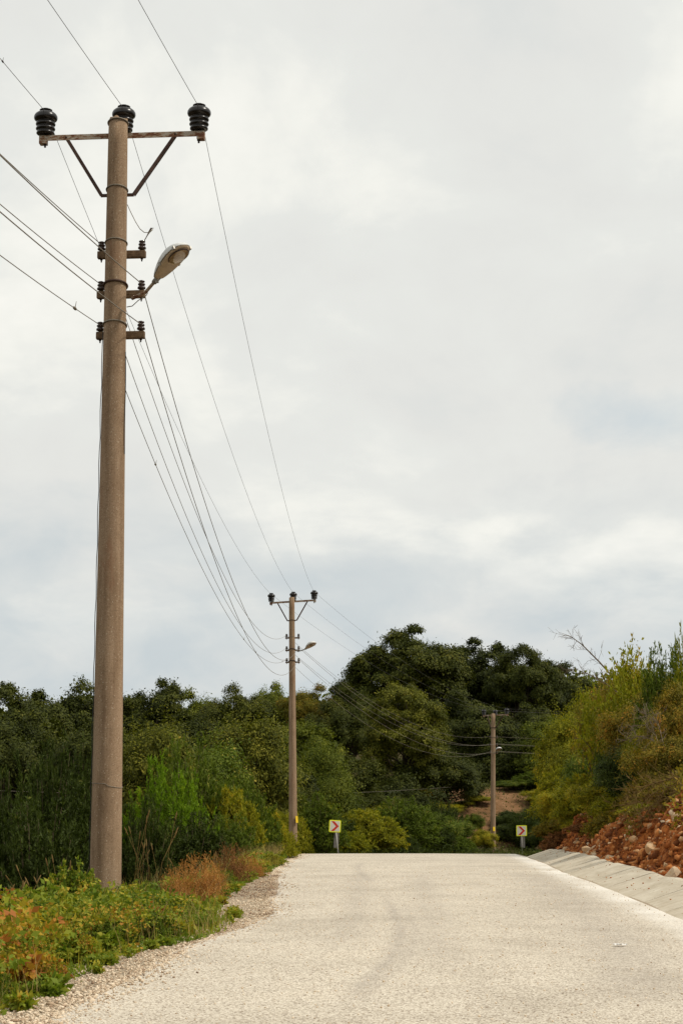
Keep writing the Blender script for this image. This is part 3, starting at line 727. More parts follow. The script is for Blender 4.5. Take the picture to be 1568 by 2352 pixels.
# ------------------------------------------------------------------ overhead wires
def span(a, b, sag, n=40, skew=0):
    out = []
    for i in range(n + 1):
        t = i / n; p = a.lerp(b, t); p.z -= 4 * sag * t * (1 - t); out.append(p)
    return out
W2, W3 = P2[5], P3[5]
def off_dir(v, d, ext): return v + d * ext
dir0 = Vector((-4.3, -45, 0)); dir4 = Vector((44, 6, -.6))
def wire(name, key, sags, r, mat, label, d0=(0, 0, 0), kinks=()):
    a1, a2, a3 = W1[key], W2[key], W3[key]
    z0 = a1 + dir0 + Vector(d0); z4 = a3 + dir4
    path = span(z0, a1, sags[0], 60)[:-1] + span(a1, a2, sags[1], 60)[:-1] + span(a2, a3, sags[2], 50)[:-1] + span(a3, z4, sags[3], 20)
    o = path[60].copy()
    mb = MB(); mb.tube([p - o for p in path], r, 6)
    for seg, t, s in kinks:      # splices on the wire
        P_ = [z0, a1, a2, a3][seg:seg + 2]; q = P_[0].lerp(P_[1], t); q.z -= 4 * sags[seg] * t * (1 - t); d = (P_[1] - P_[0]).normalized()
        mb.tube([q - o - d * s * 2, q - o - d * s, q - o + d * s, q - o + d * s * 2], [r * 1.2, s * .55, s * .5, r * 1.2], 6)
        mb.tube([q - o + Vector((0, 0, -.2 * s)), q - o + Vector((s * .6, -s, s * 2.2))], [r, r * .6], 5)
    ob = mb.build(name, mat, label=label, cat='overhead wire', group='overhead wires strung from pole to pole'); ob.location = o
    return ob
wire('overhead_wire', 'HL', (.9, .85, .8, .35), .0036, M['wiredark'], 'thin top wire running over the left black insulators of the poles', kinks=[(0, .955, .02)])
wire('overhead_wire', 'HC', (.9, .85, .8, .35), .0036, M['wiredark'], 'thin top wire running over the centre black insulators on the pole tips')
wire('overhead_wire', 'HR', (.9, .85, .8, .35), .0036, M['wiredark'], 'thin top wire running over the right black insulators, rightmost of the wires')
wire('overhead_wire', 'L0', (1.3, 1.75, 1.3, .4), .0052, M['wire'], 'low wire tied to the left insulator of the uppermost small bracket')
wire('overhead_wire', 'L1', (1.3, 1.75, 1.3, .4), .0052, M['wire'], 'low wire tied to the left insulator of the middle small bracket')
wire('overhead_wire', 'L2', (1.3, 1.5, 1.6, .4), .0052, M['wire'], 'lowest wire, with knotted splices, tied to the left insulator of the bottom bracket', kinks=[(0, .97, .035), (1, .12, .03), (1, .52, .03), (1, .62, .03), (1, .93, .03), (2, .4, .03)])
wire('overhead_wire', 'R1', (1.3, 2.1, 1.3, .4), .0062, M['wire'], 'brownish low wire crossing the near pole to the right insulator of its middle bracket')
wire('overhead_wire', 'R2', (1.3, 2.1, 1.4, .4), .0062, M['wire'], 'brownish low wire crossing the near pole to the right insulator of its bottom bracket')
# separate thin cable crossing in front of the woods
a = at(-200, 1808, 70); b = at(1120, 1800, 130)
mb = MB(); mb.tube([p - a for p in span(a, b, .5)], .007, 5); o = mb.build('overhead_cable', M['wire'], label='faint thin cable stretched low across the dark woods behind the middle pole', cat='overhead wire'); o.location = a

# ------------------------------------------------------------------ chevron signs
def chevron_sign(px, py, Yp, half, label, tiltz, lean):
    c = at(px, py, Yp); gzv = G(c.x + .25, Yp)
    e = empty('chevron_sign', (c.x, Yp, gzv), label=label, cat='road sign', group='yellow chevron signs on the bend'); B = Vector(e.location)
    R = Matrix.Rotation(math.radians(tiltz), 3, 'Z') @ Matrix.Rotation(math.radians(lean), 3, 'Y')
    cc = c - B; X_, Y_, Z_ = R @ Vector((1, 0, 0)), R @ Vector((0, 1, 0)), R @ Vector((0, 0, 1))
    def plate(h, r, off, th):
        m_ = MB(); pts = []
        for cx, cz, a0 in ((1, 1, 0), (-1, 1, 90), (-1, -1, 180), (1, -1, 270)):
            for k in range(5):
                a = math.radians(a0 + 22.5 * k); pts.append((cx * (h - r) + r * math.cos(a), cz * (h - r) + r * math.sin(a)))
        n = len(pts); vs = [cc + X_ * x + Z_ * z - Y_ * off for x, z in pts] + [cc + X_ * x + Z_ * z - Y_ * (off - th) for x, z in pts]
        m_.add(vs, [tuple(range(n)), tuple(range(n, 2 * n))[::-1]] + [(i, i + n, (i + 1) % n + n, (i + 1) % n) for i in range(n)]); return m_
    pl = plate(half, .05, .004, .008).build('sign_plate', M['signyellow'], e)
    plate(half * .84, .02, .008, .003).build('sign_field', M['signwhite'], pl)
    m_ = MB(); h = half * .8; t = h * .62
    poly = [(-h * .8, h), (-h * .8 + t, h), (h * .82, 0), (-h * .8 + t, -h), (-h * .8, -h), (h * .82 - t, 0)]
    vs = [cc + X_ * x + Z_ * z - Y_ * .0115 for x, z in poly] + [cc + X_ * x + Z_ * z - Y_ * .0095 for x, z in poly]
    m_.add(vs, [(0, 1, 2, 5), (5, 2, 3, 4)] + [(i, i + 6, (i + 1) % 6 + 6, (i + 1) % 6) for i in range(6)]); m_.build('chevron', M['signred'], pl)
    foot = Vector((.25 if lean else .02, 0, -.2)); topp = cc + Z_ * half * .7 + Y_ * .05 + X_ * (0)
    m_ = MB(); m_.tube([foot, topp], .028, 12); m_.build('post', M['galv'], e)
    m_ = MB(); q = cc + Vector((half * .22, .12, -half - .32)); m_.box(q, X_ * half * .42, Y_ * .004, Z_ * .36); m_.build('rear_plate', M['signgrey'], e)
    return e
chevron_sign(769, 1897.5, 84, .265, 'yellow chevron sign leaning beside the middle pole, a red arrow pointing right', 14, 3)
chevron_sign(1197, 1908, 112, .31, 'upright yellow chevron sign at the right, near the farthest pole and the red bank', 0, 0)

# litter scrap
p = ghit(1424, 2178); mb = MB()
vs = []; 
for i in range(7):
    for j in range(5):
        vs.append((-.05 + .10 * i / 6 + .01 * rnd.uniform(-1, 1), -.03 + .06 * j / 4 + .01 * rnd.uniform(-1, 1), .004 + .02 * abs(math.sin(i * 1.7 + j)) * rnd.random()))
mb.add(vs, [(i * 5 + j, i * 5 + j + 1, (i + 1) * 5 + j + 1, (i + 1) * 5 + j) for i in range(6) for j in range(4)])
o = mb.build('litter', M['litter'], label='crumpled white scrap lying on the right half of the road', cat='litter'); o.location = (p[0], p[1], float(zr(p[1])) + .02)

# ------------------------------------------------------------------ foliage generators
def leaf_quads(P, D, L, wr, rg, bend=.15, out=None):
    n = len(P); D = D / (np.linalg.norm(D, axis=1, keepdims=True) + 1e-9)
    q = rg.normal(size=(n, 3)) if out is None else out
    S = np.cross(D, q); S /= (np.linalg.norm(S, axis=1, keepdims=True) + 1e-9)
    Nn = np.cross(S, D)
    L = L[:, None]
    b = P; t = P + D * L + Nn * L * bend * -1
    m = P + D * L * .45
    V = np.stack([b, m + S * L * wr * .5, t, m - S * L * wr * .5], 1)
    return V.reshape(-1, 3), (np.arange(n)[:, None] * 4 + np.arange(4)[None])

def rdir(rg, n):
    v = rg.normal(size=(n, 3)); return v / np.linalg.norm(v, axis=1, keepdims=True)

def crown_tree(name, seed, H, R, trunk_h, lumps, lump_r, nleaf, leaf, mat, twigs=26, spread=.26, trunk_r=.22, low=.15, wr=.6, domes=0):
    """returns (crown mesh, trunk mesh). H total height, R crown radius"""
    rg = np.random.default_rng(seed)
    ch = (H - trunk_h) / 2; cz = trunk_h + ch
    u = rdir(rg, lumps * 3); u = u[u[:, 2] > -.75][:lumps]
    rr = rg.uniform(.45, .98, (len(u), 1))
    C = u * rr * np.array([R - lump_r * .6, R - lump_r * .6, ch - lump_r * .6]) + np.array([0, 0, cz])
    if domes:
        DC = [np.array([0, 0, H - ch * .62])] ; DR = [ch * .62]
        for q_ in range(domes):
            a_ = 2 * np.pi * (q_ + rg.uniform(-.25, .25)) / domes; rd_ = R * rg.uniform(.45, .66); DC.append(np.array([np.cos(a_) * rd_, np.sin(a_) * rd_, cz + ch * rg.uniform(-.45, .38)])); DR.append(R * rg.uniform(.38, .55))
        di = rg.integers(0, len(DC), len(u)); uu = u.copy(); uu[:, 2] = np.abs(uu[:, 2]) * np.where(rg.random(len(u)) < .75, 1, -.6)
        C = np.array(DC)[di] + uu * (np.array(DR)[di][:, None] - lump_r * .25) * rg.uniform(.7, 1, (len(u), 1))
    lr = lump_r * rg.uniform(.6, 1.3, len(u))
    # twig clusters on each lump
    TC = []; TS = []; TT = []
    for c, r in zip(C, lr):
        d = rdir(rg, twigs); d[:, 2] = np.abs(d[:, 2]) * .9 + d[:, 2] * .1 + low * rg.normal(size=twigs) - .12
        q = c + d * r * rg.uniform(.6, 1.05, (twigs, 1)) * np.array([1, 1, .95])
        TC.append(q); TS.append(np.full(twigs, r * spread)); TT.append(np.full(twigs, rg.normal(0, .1)))
    TC = np.concatenate(TC); TS = np.concatenate(TS); TT = np.concatenate(TT) + rg.normal(0, .12, len(TC))
    idx = rg.integers(0, len(TC), nleaf)
    off = rg.normal(size=(nleaf, 3)) * TS[idx][:, None] * np.array([1, 1, .75])
    P = TC[idx] + off
    cen = np.array([0, 0, cz - ch * .3])
    D = (P - cen) / R + off / (TS[idx][:, None] + 1e-6) * .4 + rg.normal(size=(nleaf, 3)) * .7; D[:, 2] -= .1
    L_ = leaf * rg.uniform(.6, 1.3, nleaf)
    LO = np.repeat(C, twigs, 0)[idx]; od = P - LO; od /= np.linalg.norm(od, axis=1, keepdims=True) + 1e-9
    oc = P - np.array([0, 0, cz - ch * .5]); oc /= np.linalg.norm(oc, axis=1, keepdims=True) + 1e-9
    nrm_ = od * 1.0 + oc * .5 + np.array([0, 0, .35]) + rg.normal(size=(nleaf, 3)) * .38
    D = D - nrm_ * (D * nrm_).sum(1, keepdims=True) / (nrm_ ** 2).sum(1, keepdims=True) * .85
    V, Fq = leaf_quads(P, D, L_, wr, rg, out=nrm_)
    tint = np.clip(.42 + TT[idx] * 1.3 + rg.normal(0, .15, nleaf), 0, 1)
    cm = np_mesh(name + '_crown', V, Fq, mat, tint=tint)
    mb = MB()
    top = Vector((rg.normal() * .3, rg.normal() * .3, cz + ch * .3))
    mb.tube([(0, 0, -.5), (0, 0, 0), Vector((0, 0, 0)).lerp(top, .35) + Vector((.1, -.1, 0)), Vector((0, 0, 0)).lerp(top, .7), top], [trunk_r * 1.4, trunk_r * 1.2, trunk_r * .9, trunk_r * .6, trunk_r * .2], 8)
    for c in C[::max(1, len(C) // 26)]:
        c = Vector(c); t = rg.uniform(.25, .75); s = Vector((0, 0, 0)).lerp(top, t); mid = s.lerp(c, .5) + Vector((0, 0, -.06 * (c - s).length)) + Vector(rg.normal(size=3) * .15)
        mb.tube([s, mid, c], [trunk_r * .38 * (1 - t * .5), trunk_r * .22, trunk_r * .06], 5)
    return cm, mb

def shoot_bush(name, seed, H, R, nst, ntw, nlf, leaf, wr, mat, up=.8, droop=.0, tipup=.3, tw_len=.3, bare=0.0, dens_pow=.7, tintmu=.42, flat_top=.3):
    """many arching stems with leafy side twigs; rounded feathery mass"""
    rg = np.random.default_rng(seed)
    ang = rg.uniform(0, 2 * np.pi, nst); rad = np.sqrt(rg.uniform(0, 1, nst))
    tx = np.cos(ang) * rad * R; ty = np.sin(ang) * rad * R
    hh = H * np.sqrt(np.clip(1 - (rad * .93) ** 2, .02, 1)) * rg.uniform(.62, 1.05, nst) ** flat_top * rg.uniform(.75, 1.03, nst)
    base = np.stack([tx * .35, ty * .35, np.zeros(nst)], 1); tip = np.stack([tx, ty, hh], 1)
    P = []; D = []; T = []; stems = MB()
    tt = rg.uniform(bare, 1, (nst, ntw)) ** dens_pow
    ctrl = base * .5 + tip * .5; ctrl[:, 2] = hh * (.62 if droop <= 0 else .95); ctrl[:, :2] = base[:, :2] * .7 + tip[:, :2] * .3
    if droop > 0: tip[:, 2] *= (1 - droop * .4)
    def bez(i, t):
        t = t[..., None]; return (1 - t) ** 2 * base[i] + 2 * t * (1 - t) * ctrl[i] + t * t * tip[i]
    for i in range(nst):
        q = bez(i, tt[i]); tan = 2 * (1 - tt[i])[:, None] * (ctrl[i] - base[i]) + 2 * tt[i][:, None] * (tip[i] - ctrl[i]); tan /= np.linalg.norm(tan, axis=1, keepdims=True) + 1e-9
        d = rdir(rg, ntw) * .9 + tan * up; d[:, 2] += tipup; d /= np.linalg.norm(d, axis=1, keepdims=True)
        ln = tw_len * rg.uniform(.4, 1.2, ntw) * (1.15 - .6 * tt[i])
        k = rg.uniform(0, 1, (ntw, nlf))
        pp = q[:, None, :] + d[:, None, :] * (ln[:, None] * k)[..., None]
        dd = d[:, None, :] + rg.normal(size=(ntw, nlf, 3)) * .55
        st = rg.normal(0, .09)
        P.append(pp.reshape(-1, 3)); D.append(dd.reshape(-1, 3)); T.append((tintmu + st + rg.normal(0, .1, (ntw, 1)) + rg.normal(0, .13, (ntw, nlf))).ravel())
        if i % 3 == 0:
            s = np.linspace(0, 1, 6); b = bez(i, s); stems.tube([tuple(v) for v in b], [.022 * H / 3, .018 * H / 3, .013 * H / 3, .01 * H / 3, .007 * H / 3, .004], 4, smooth=True)
    P = np.concatenate(P); D = np.concatenate(D); T = np.clip(np.concatenate(T), 0, 1)
    n = len(P); oc = P * np.array([1, 1, 0]) / R + np.array([0, 0, .5]) + rg.normal(size=(n, 3)) * .5; oc[:, 2] += P[:, 2] / H * .5
    V, Fq = leaf_quads(P, D, leaf * rg.uniform(.6, 1.35, n), wr, rg, out=oc)
    return np_mesh(name + '_foliage', V, Fq, mat, tint=T), stems

class Kind:
    """prototype (crown mesh, trunk mesh), built once; put() makes a thing of it with its own placement"""
    def __init__(s, kindname, parts, cm, mb, H, R, bark):
        s.n = kindname; s.parts = parts; s.cm = cm; s.H = H; s.R = R
        me = bpy.data.meshes.new(kindname + '_' + parts[1]); me.from_pydata([tuple(v) for v in mb.v], [], mb.f); me.polygons.foreach_set('use_smooth', mb.sm); me.materials.append(bark); s.tm = me
    def put(s, x, y, z, h, w, label, cat, group, mat=None, rot=None, name=None, d=None):
        """h height, w full width in metres"""
        e = empty(name or s.n, (x, y, z), label=label, cat=cat, group=group)
        e.rotation_euler = (0, 0, rnd.uniform(0, 6.28) if rot is None else rot)
        e.scale = (w / (2 * s.R), w / (2 * s.R), h / s.H)
        c = bpy.data.objects.new(s.parts[0], s.cm); link(c, e)
        if mat: c.material_slots[0].link = 'OBJECT'; c.material_slots[0].material = mat
        t = bpy.data.objects.new(s.parts[1], s.tm); link(t, e)
        return e
    def px(s, cx, top, width, Y_, label, cat, group, mat=None, ground=None, sink=0, **kw):
        p = at(cx, top, Y_); z = G(p.x, Y_) if ground is None else ground
        w = width / F * Y_ * (1.12 if s.parts[0] == 'crown' else 1.25)
        hh = p.z - z + sink
        mn = .32 * w * s.H / (2 * s.R)
        if hh < mn: sink += 0; p.z += mn - hh; hh = mn
        if s.parts[0] == 'crown': w = max(w, .8 * hh * 2 * s.R / s.H)
        if s.parts[0] == 'crown' and hh < .95 * w * s.H / (2 * s.R): sink += .95 * w * s.H / (2 * s.R) - hh
        elif s.parts[0] == 'foliage' and 'thick' not in s.n: p.z += .12 * hh
        return s.put(p.x, Y_, z - sink, p.z - z + sink, w, label, cat, group, mat, **kw)

TP2 = ('foliage', 'stems'); TP = ('crown', 'trunk'); BP = ('foliage', 'stems')
K = {}
K['oakA'] = Kind('oak_tree', TP, *crown_tree('oakA', 1, 14, 6, 2.0, 140, 1.0, 100000, .24, M['oak'], 22, .24, .3, domes=7), 14, 6, M['bark'])
K['oakB'] = Kind('oak_tree', TP, *crown_tree('oakB', 2, 14, 6, 2.5, 125, 1.0, 95000, .24, M['oak'], 22, .22, .3, domes=6), 14, 6, M['bark'])
K['oakC'] = Kind('oak_tree', TP, *crown_tree('oakC', 3, 10, 5, 1.0, 95, 1.0, 75000, .2, M['oak'], 22, .25, .22, domes=6), 10, 5, M['bark'])
K['round'] = Kind('broadleaf_tree', TP, *crown_tree('roundA', 4, 10, 4.2, 1.0, 170, .62, 90000, .17, M['oak2'], 18, .3, .2, low=.3), 10, 4.2, M['bark'])
K['fine'] = Kind('broadleaf_tree', TP, *crown_tree('fineA', 5, 8, 3.5, .6, 90, .85, 64000, .17, M['oak2'], 26, .3, .15, low=.4, wr=.45), 8, 3.5, M['bark'])
K['thick'] = Kind('thicket_bush', TP2, *crown_tree('thick', 21, 4, 2.2, .1, 120, .5, 80000, .10, M['olive'], 20, .27, .05, low=.5, wr=.5, domes=6), 4, 2.2, M['twig'])
K['will'] = Kind('willow_bush', BP, *shoot_bush('will', 6, 3.2, 1.8, 230, 16, 18, .085, .3, M['willow'], .9, 0, .5, .35), 3.2, 1.8, M['twig'])
K['will2'] = Kind('willow_bush', BP, *shoot_bush('willb', 7, 3.2, 1.8, 260, 16, 16, .10, .32, M['willow'], .7, 0, .35, .4), 3.2, 1.8, M['twig'])
K['arch'] = Kind('arching_bush', BP, *shoot_bush('arch', 8, 3.4, 2.0, 200, 18, 17, .10, .36, M['olive'], .5, .5, .05, .5), 3.4, 2.0, M['twig'])
K['loose'] = Kind('loose_shrub', BP, *shoot_bush('loose', 9, 3.6, 2.0, 46, 20, 11, .11, .45, M['olive'], .35, .35, .1, .8, .1), 3.6, 2.0, M['twig'])
K['low'] = Kind('low_shrub', BP, *shoot_bush('low', 10, 1.4, 1.2, 150, 12, 14, .07, .5, M['willow'], .4, .2, .1, .25), 1.4, 1.2, M['twig'])

GT = 'trees of the wood behind the road'
def T_(k, cx, top, w, Y_, label, mat=None, **kw): K[k].px(cx, top, w, Y_, label, 'tree', GT, M[mat] if mat else None, **kw)
# the two big oaks in the middle and their neighbours
T_('oakB', 950, 1436, 262, 158, 'tall dark oak, highest crown in the middle of the treeline', rot=.6)
T_('oakA', 1108, 1448, 250, 162, 'broad dark oak just right of the highest crown, behind the farthest pole', rot=2.1)
T_('oakB', 1190, 1478, 150, 158, 'loose-topped dark oak between the two big crowns and the smaller oak at their right', rot=2.9)
T_('oakB', 1262, 1515, 190, 165, 'smaller loose-crowned oak stepping down right of the two big oaks', rot=4.0)
T_('oakA', 1195, 1600, 230, 150, 'dark oak filling the wood under the big oaks, right of the farthest pole', rot=1.0)
T_('oakC', 1060, 1590, 220, 146, 'dark oak between the round green tree and the farthest pole', rot=5.0)
T_('round', 925, 1562, 200, 122, 'round mid-green tree with a visible trunk in front of the big oaks', 'lighttree', rot=1.4, sink=-.6)
T_('oakC', 808, 1578, 165, 138, 'dark rounded tree just left of the round mid-green tree', rot=3.4)
T_('oakC', 868, 1495, 130, 163, 'narrow dark oak leaning on the left flank of the highest crown', rot=1.9)
T_('round', 1160, 1690, 230, 140, 'leafy green tree on the slope behind the farthest pole', 'oak', rot=2.5)
T_('round', 1270, 1640, 190, 138, 'green tree at the slope top left of the olive thicket', 'oak2', rot=0.3)
T_('oakC', 1345, 1600, 150, 165, 'dark tree low in the gap left of the bare leaning branches', rot=2.8)
T_('oakB', 1440, 1590, 240, 170, 'dark tree mostly hidden behind the olive thicket on the right', rot=2.2)
# background crowns left of the middle
T_('oakC', 722, 1578, 150, 160, 'yellow-green tree on the skyline just right of the middle pole', 'autumn', rot=.2)
T_('oakC', 620, 1574, 150, 165, 'green skyline tree just left of the middle pole', 'oak2', rot=1.2)
T_('oakC', 530, 1578, 170, 160, 'dark skyline tree second left of the middle pole', rot=2.2)
T_('oakC', 445, 1590, 150, 165, 'low skyline tree between the middle pole and the tall left oak', 'oak2', rot=3.2)
T_('oakA', 355, 1540, 230, 140, 'tall dark oak whose crown rises right beside the nearest pole', rot=.9)
T_('oakC', 262, 1575, 160, 150, 'dark tree directly behind the nearest pole', rot=4.9)
T_('oakA', 120, 1566, 250, 138, 'broad dark oak in the wood at the left, its crown the widest there', rot=3.7)
T_('oakB', -5, 1566, 120, 130, 'dark oak cut by the left edge of the photo', rot=2.7)
T_('oakC', 190, 1575, 130, 150, 'dark tree between the broad left oak and the nearest pole', rot=5.7)
T_('oakC', 60, 1640, 220, 118, 'dull dark green tree below the broad oak at far left', rot=.4)
T_('oakC', 200, 1660, 200, 112, 'dull green tree low behind the dark willow thicket', 'oak', rot=1.7)
T_('oakC', 430, 1640, 220, 122, 'dark tree in the shaded middle of the left wood', rot=2.9)
# middle distance
T_('round', 690, 1650, 190, 112, 'leafy green tree standing right behind the middle pole', 'oak2', rot=.5)
T_('fine', 575, 1630, 160, 88, 'fine-leaved olive green tree left of the middle pole', 'lighttree', rot=1.5)
T_('round', 790, 1720, 230, 118, 'dark shaded tree below the round tree, above the first chevron sign', 'oak', rot=3.3)
T_('oakC', 1000, 1700, 200, 126, 'dark shaded tree to the right of the visible trunk', rot=4.4)
T_('round', 640, 1740, 190, 100, 'low green tree behind the shrubs left of the middle pole', 'oak', rot=2.0)
T_('fine', 372, 1645, 130, 62, 'pale tufted young tree right of the nearest pole, above the bright bush', 'lighttree', rot=.8)
T_('fine', 470, 1690, 170, 66, 'green young tree between the pale tufted tree and the olive one', 'willow', rot=2.8)
T_('oakC', 900, 1760, 260, 121, 'dark undergrowth tree beneath the round tree', rot=1.1)
T_('oakC', 520, 1760, 260, 104, 'dark low tree in shade behind the shrubs, centre left', rot=4.1)
T_('oakC', 700, 1790, 240, 120, 'dark low tree directly behind the base of the middle pole', rot=5.1)

T_('oakC', 780, 1800, 150, 112, 'dark bushy young tree in shade above the first chevron sign')
T_('oakC', 860, 1815, 140, 114, 'shaded young tree left of the visible trunk, low in the wood')
T_('oakC', 985, 1800, 150, 134, 'dark young tree just right of the visible trunk')
T_('round', 1080, 1760, 170, 142, 'mid-green tree at the top of the red earth patch', 'oak')
T_('oakC', 1190, 1750, 150, 145, 'dark bushy tree behind the round shrub on the bare slope')
T_('fine', 740, 1700, 120, 104, 'green tree between the middle pole and the dark shaded tree', 'oak2')
T_('oakC', 640, 1800, 130, 98, 'dark young tree immediately left behind the middle pole')
GBL = 'bushes left of the road'
def U_(k, cx, top, w, Y_, label, mat=None, grp=GBL, cat='bush', **kw): K[k].px(cx, top, w, Y_, label, cat, grp, M[mat] if mat else None, **kw)
U_('will', 120, 1738, 230, 37, 'tall dark willow bush left of the nearest pole', 'willowdark', sink=.5)
U_('will2', 20, 1800, 170, 34, 'dark willow bush cut by the left edge of the photo', 'willowdark', sink=.5)
U_('will', 200, 1745, 150, 40, 'upright dark willow bush directly behind the nearest pole', 'willowdark', sink=.5)
U_('will2', 90, 1860, 260, 31, 'low dark willow bush in front of the taller left one', 'willowdark', sink=.6)
U_('will', 385, 1772, 215, 36, 'bright green bush right of the nearest pole', 'bright', sink=.5)
U_('will2', 330, 1850, 150, 33, 'dark lower bush at the foot of the bright green one', 'willowdark', sink=.5)
U_('will2', 440, 1880, 190, 34, 'grey-green leafy bush behind the orange dry weeds', 'willowdark', sink=.4)
U_('will2', 430, 1720, 190, 50, 'green willow bush behind the bright one', 'willow', sink=.5)
U_('arch', 530, 1780, 140, 50, 'yellowish seeding bush right of the bright green one', 'olive', sink=.3)
U_('will2', 560, 1800, 150, 58, 'green bush between the seeding bush and the middle pole', 'willow', sink=.3)
U_('arch', 605, 1835, 120, 60, 'olive bush just left of the middle pole', 'olive', sink=.3)
U_('will2', 520, 1880, 150, 44, 'dark green bush behind the rust-brown weeds', 'willow', sink=.3)
U_('arch', 630, 1890, 110, 62, 'yellow-green bush at the left foot of the middle pole', 'olive', sink=.2)
GBR = 'bushes beyond the bend'
U_('arch', 655, 1850, 110, 84, 'tall olive shrub behind the left of the middle pole', 'olive', GBR)
U_('will2', 720, 1830, 130, 92, 'green bush between the middle pole and the first chevron sign', 'willow', GBR)
U_('will2', 765, 1870, 110, 97, 'dark bush directly behind the first chevron sign', 'willowdark', GBR)
U_('arch', 840, 1845, 160, 99, 'yellow-tipped bush just right of the first chevron sign', 'olive', GBR)
U_('arch', 800, 1900, 90, 95, 'low yellow-green shrub at the post of the first chevron sign', 'yellow', GBR)
U_('will2', 925, 1840, 150, 104, 'grey-green bush second right of the first chevron sign', 'willow', GBR)
U_('will2', 970, 1880, 130, 106, 'dark green bush left of the red earth patch', 'willowdark', GBR)
U_('arch', 900, 1905, 120, 101, 'low dark shrub at the road edge in the middle', 'willowdark', GBR)
U_('will2', 1015, 1848, 100, 112, 'tall dark bush right below the bare earth slope', 'willowdark', GBR)
U_('arch', 1050, 1915, 80, 108, 'low green shrub along the crest left of the farthest pole', 'willow', GBR)
U_('will2', 1208, 1872, 80, 119, 'dark bush right behind the second chevron sign', 'willowdark', GBR)
U_('thick', 1095, 1842, 60, 128, 'pale-leaved low shrub on the bare earth slope left of the farthest pole', 'olive', GBR)
U_('thick', 1040, 1822, 50, 136, 'small green shrub high on the bare earth slope', 'willow', GBR)
U_('thick', 1082, 1868, 46, 121, 'small dusty green bush in the red earth patch, left of the farthest pole', 'willow', GBR, sink=.1)
U_('thick', 1062, 1840, 40, 127, 'small olive bush high in the red earth patch', 'olive', GBR, sink=.1)
U_('thick', 1108, 1905, 50, 115, 'small olive bush at the crest touching the left of the farthest pole', 'olive', GBR, sink=.1)
U_('thick', 1172, 1812, 62, 133, 'round green shrub on the bare slope just right of the farthest pole', 'willow', GBR)
U_('will2', 1235, 1790, 110, 134, 'blue-green bush at the slope top, left of the olive thicket', 'willow', GBR)
U_('thick', 1250, 1810, 80, 129, 'yellow-green bush above the second chevron sign', 'olive', GBR)
U_('thick', 980, 1850, 120, 122, 'olive shrub on the slope below the visible trunk', 'olive', GBR)
U_('thick', 930, 1850, 120, 124, 'brownish shrub on the shaded slope', 'olivebrown', GBR)

U_('thick', 1005, 1868, 110, 110, 'full green bush left of the red earth patch, at the crest', 'willow', GBR, sink=.3)
U_('thick', 1168, 1862, 66, 124, 'full green bush between the farthest pole and the second sign', 'willowdark', GBR, sink=.3)
U_('thick', 1222, 1850, 80, 121, 'full dark bush right behind the second sign, touching the bank', 'willowdark', GBR, sink=.3)
U_('thick', 950, 1850, 120, 112, 'full olive-green bush right of the grey-green one', 'willow', GBR, sink=.3)
U_('thick', 870, 1850, 110, 108, 'full green bush in the middle of the row behind the crest', 'olive', GBR, sink=.3)
U_('thick', 905, 1900, 90, 104, 'low yellow-green bush at the crest, middle of the road', 'olive', GBR, sink=.2)
U_('thick', 960, 1905, 90, 106, 'low green bush at the crest, right of the middle', 'willow', GBR, sink=.2)
U_('thick', 1168, 1890, 70, 121, 'low dark bush between the farthest pole and the second sign post', 'willowdark', GBR, sink=.2)
U_('thick', 1238, 1890, 60, 118, 'low dark bush right of the second sign post', 'willowdark', GBR, sink=.2)
U_('thick', 745, 1845, 100, 100, 'full olive bush between the middle pole and the first sign', 'olive', GBR, sink=.3)
GBK = 'bushes on the right bank'
def V_(k, cx, top, w, Y_, label, mat, **kw): U_(k, cx, top, w * {'loose': 1.7, 'arch': 1.35, 'will2': 1.7}.get(k, 1), Y_, label, mat, GBK, **kw)
V_('thick', 1325, 1640, 150, 64, 'rounded olive-green bush at the left end of the bank thicket', 'olive', sink=.5)
V_('arch', 1300, 1740, 110, 62, 'arching yellow-green bush at the outermost left of the bank', 'olive', sink=.3)
V_('thick', 1310, 1800, 120, 58, 'yellow-green bush low at the left end of the bank', 'olive', sink=.5)
V_('thick', 1370, 1590, 160, 66, 'tall yellow-green bush forming the left shoulder of the thicket', 'olive', sink=.5)
V_('arch', 1290, 1870, 90, 54, 'low olive bush where the bank meets the road', 'olivebrown', sink=.2)
V_('thick', 1430, 1535, 180, 54, 'tall olive bush in the middle of the bank thicket', 'olivebrown', sink=.5)
V_('loose', 1425, 1466, 120, 47, 'highest loose yellow shrub, its sparse leaves against the sky', 'yellow', sink=.3)
V_('loose', 1490, 1495, 110, 46, 'sparse yellow shrub right of the highest one', 'yellow', sink=.3)
V_('loose', 1395, 1530, 90, 50, 'brown-tipped sparse shrub beside the bare branches', 'olivebrown', sink=.3)
V_('thick', 1500, 1580, 190, 44, 'dense dark olive bush in the upper thicket', 'olivebrown', sink=.5)
V_('will2', 1535, 1500, 85, 42, 'dark green upright bush near the right edge', 'willow', sink=.3)
V_('loose', 1590, 1370, 60, 40, 'tall thin sapling with yellow leaves at the right edge', 'yellow', sink=.3)
V_('thick', 1560, 1570, 150, 39, 'brownish tangled bush at the right edge', 'olivebrown', sink=.4)
V_('thick', 1440, 1640, 130, 47, 'leafy mid-green bush behind the dead grey branches', 'willow', sink=.4)
V_('thick', 1520, 1640, 140, 40, 'leafy olive bush right of the dead grey branches', 'olive', sink=.4)
V_('thick', 1390, 1690, 160, 52, 'green bush in the heart of the thicket', 'willow', sink=.4)
V_('arch', 1360, 1760, 120, 50, 'arching green-yellow bush left of the heart of the thicket', 'olive', sink=.4)
V_('thick', 1400, 1790, 150, 47, 'yellow-brown bush above the red cut, left part', 'olive', sink=.3)
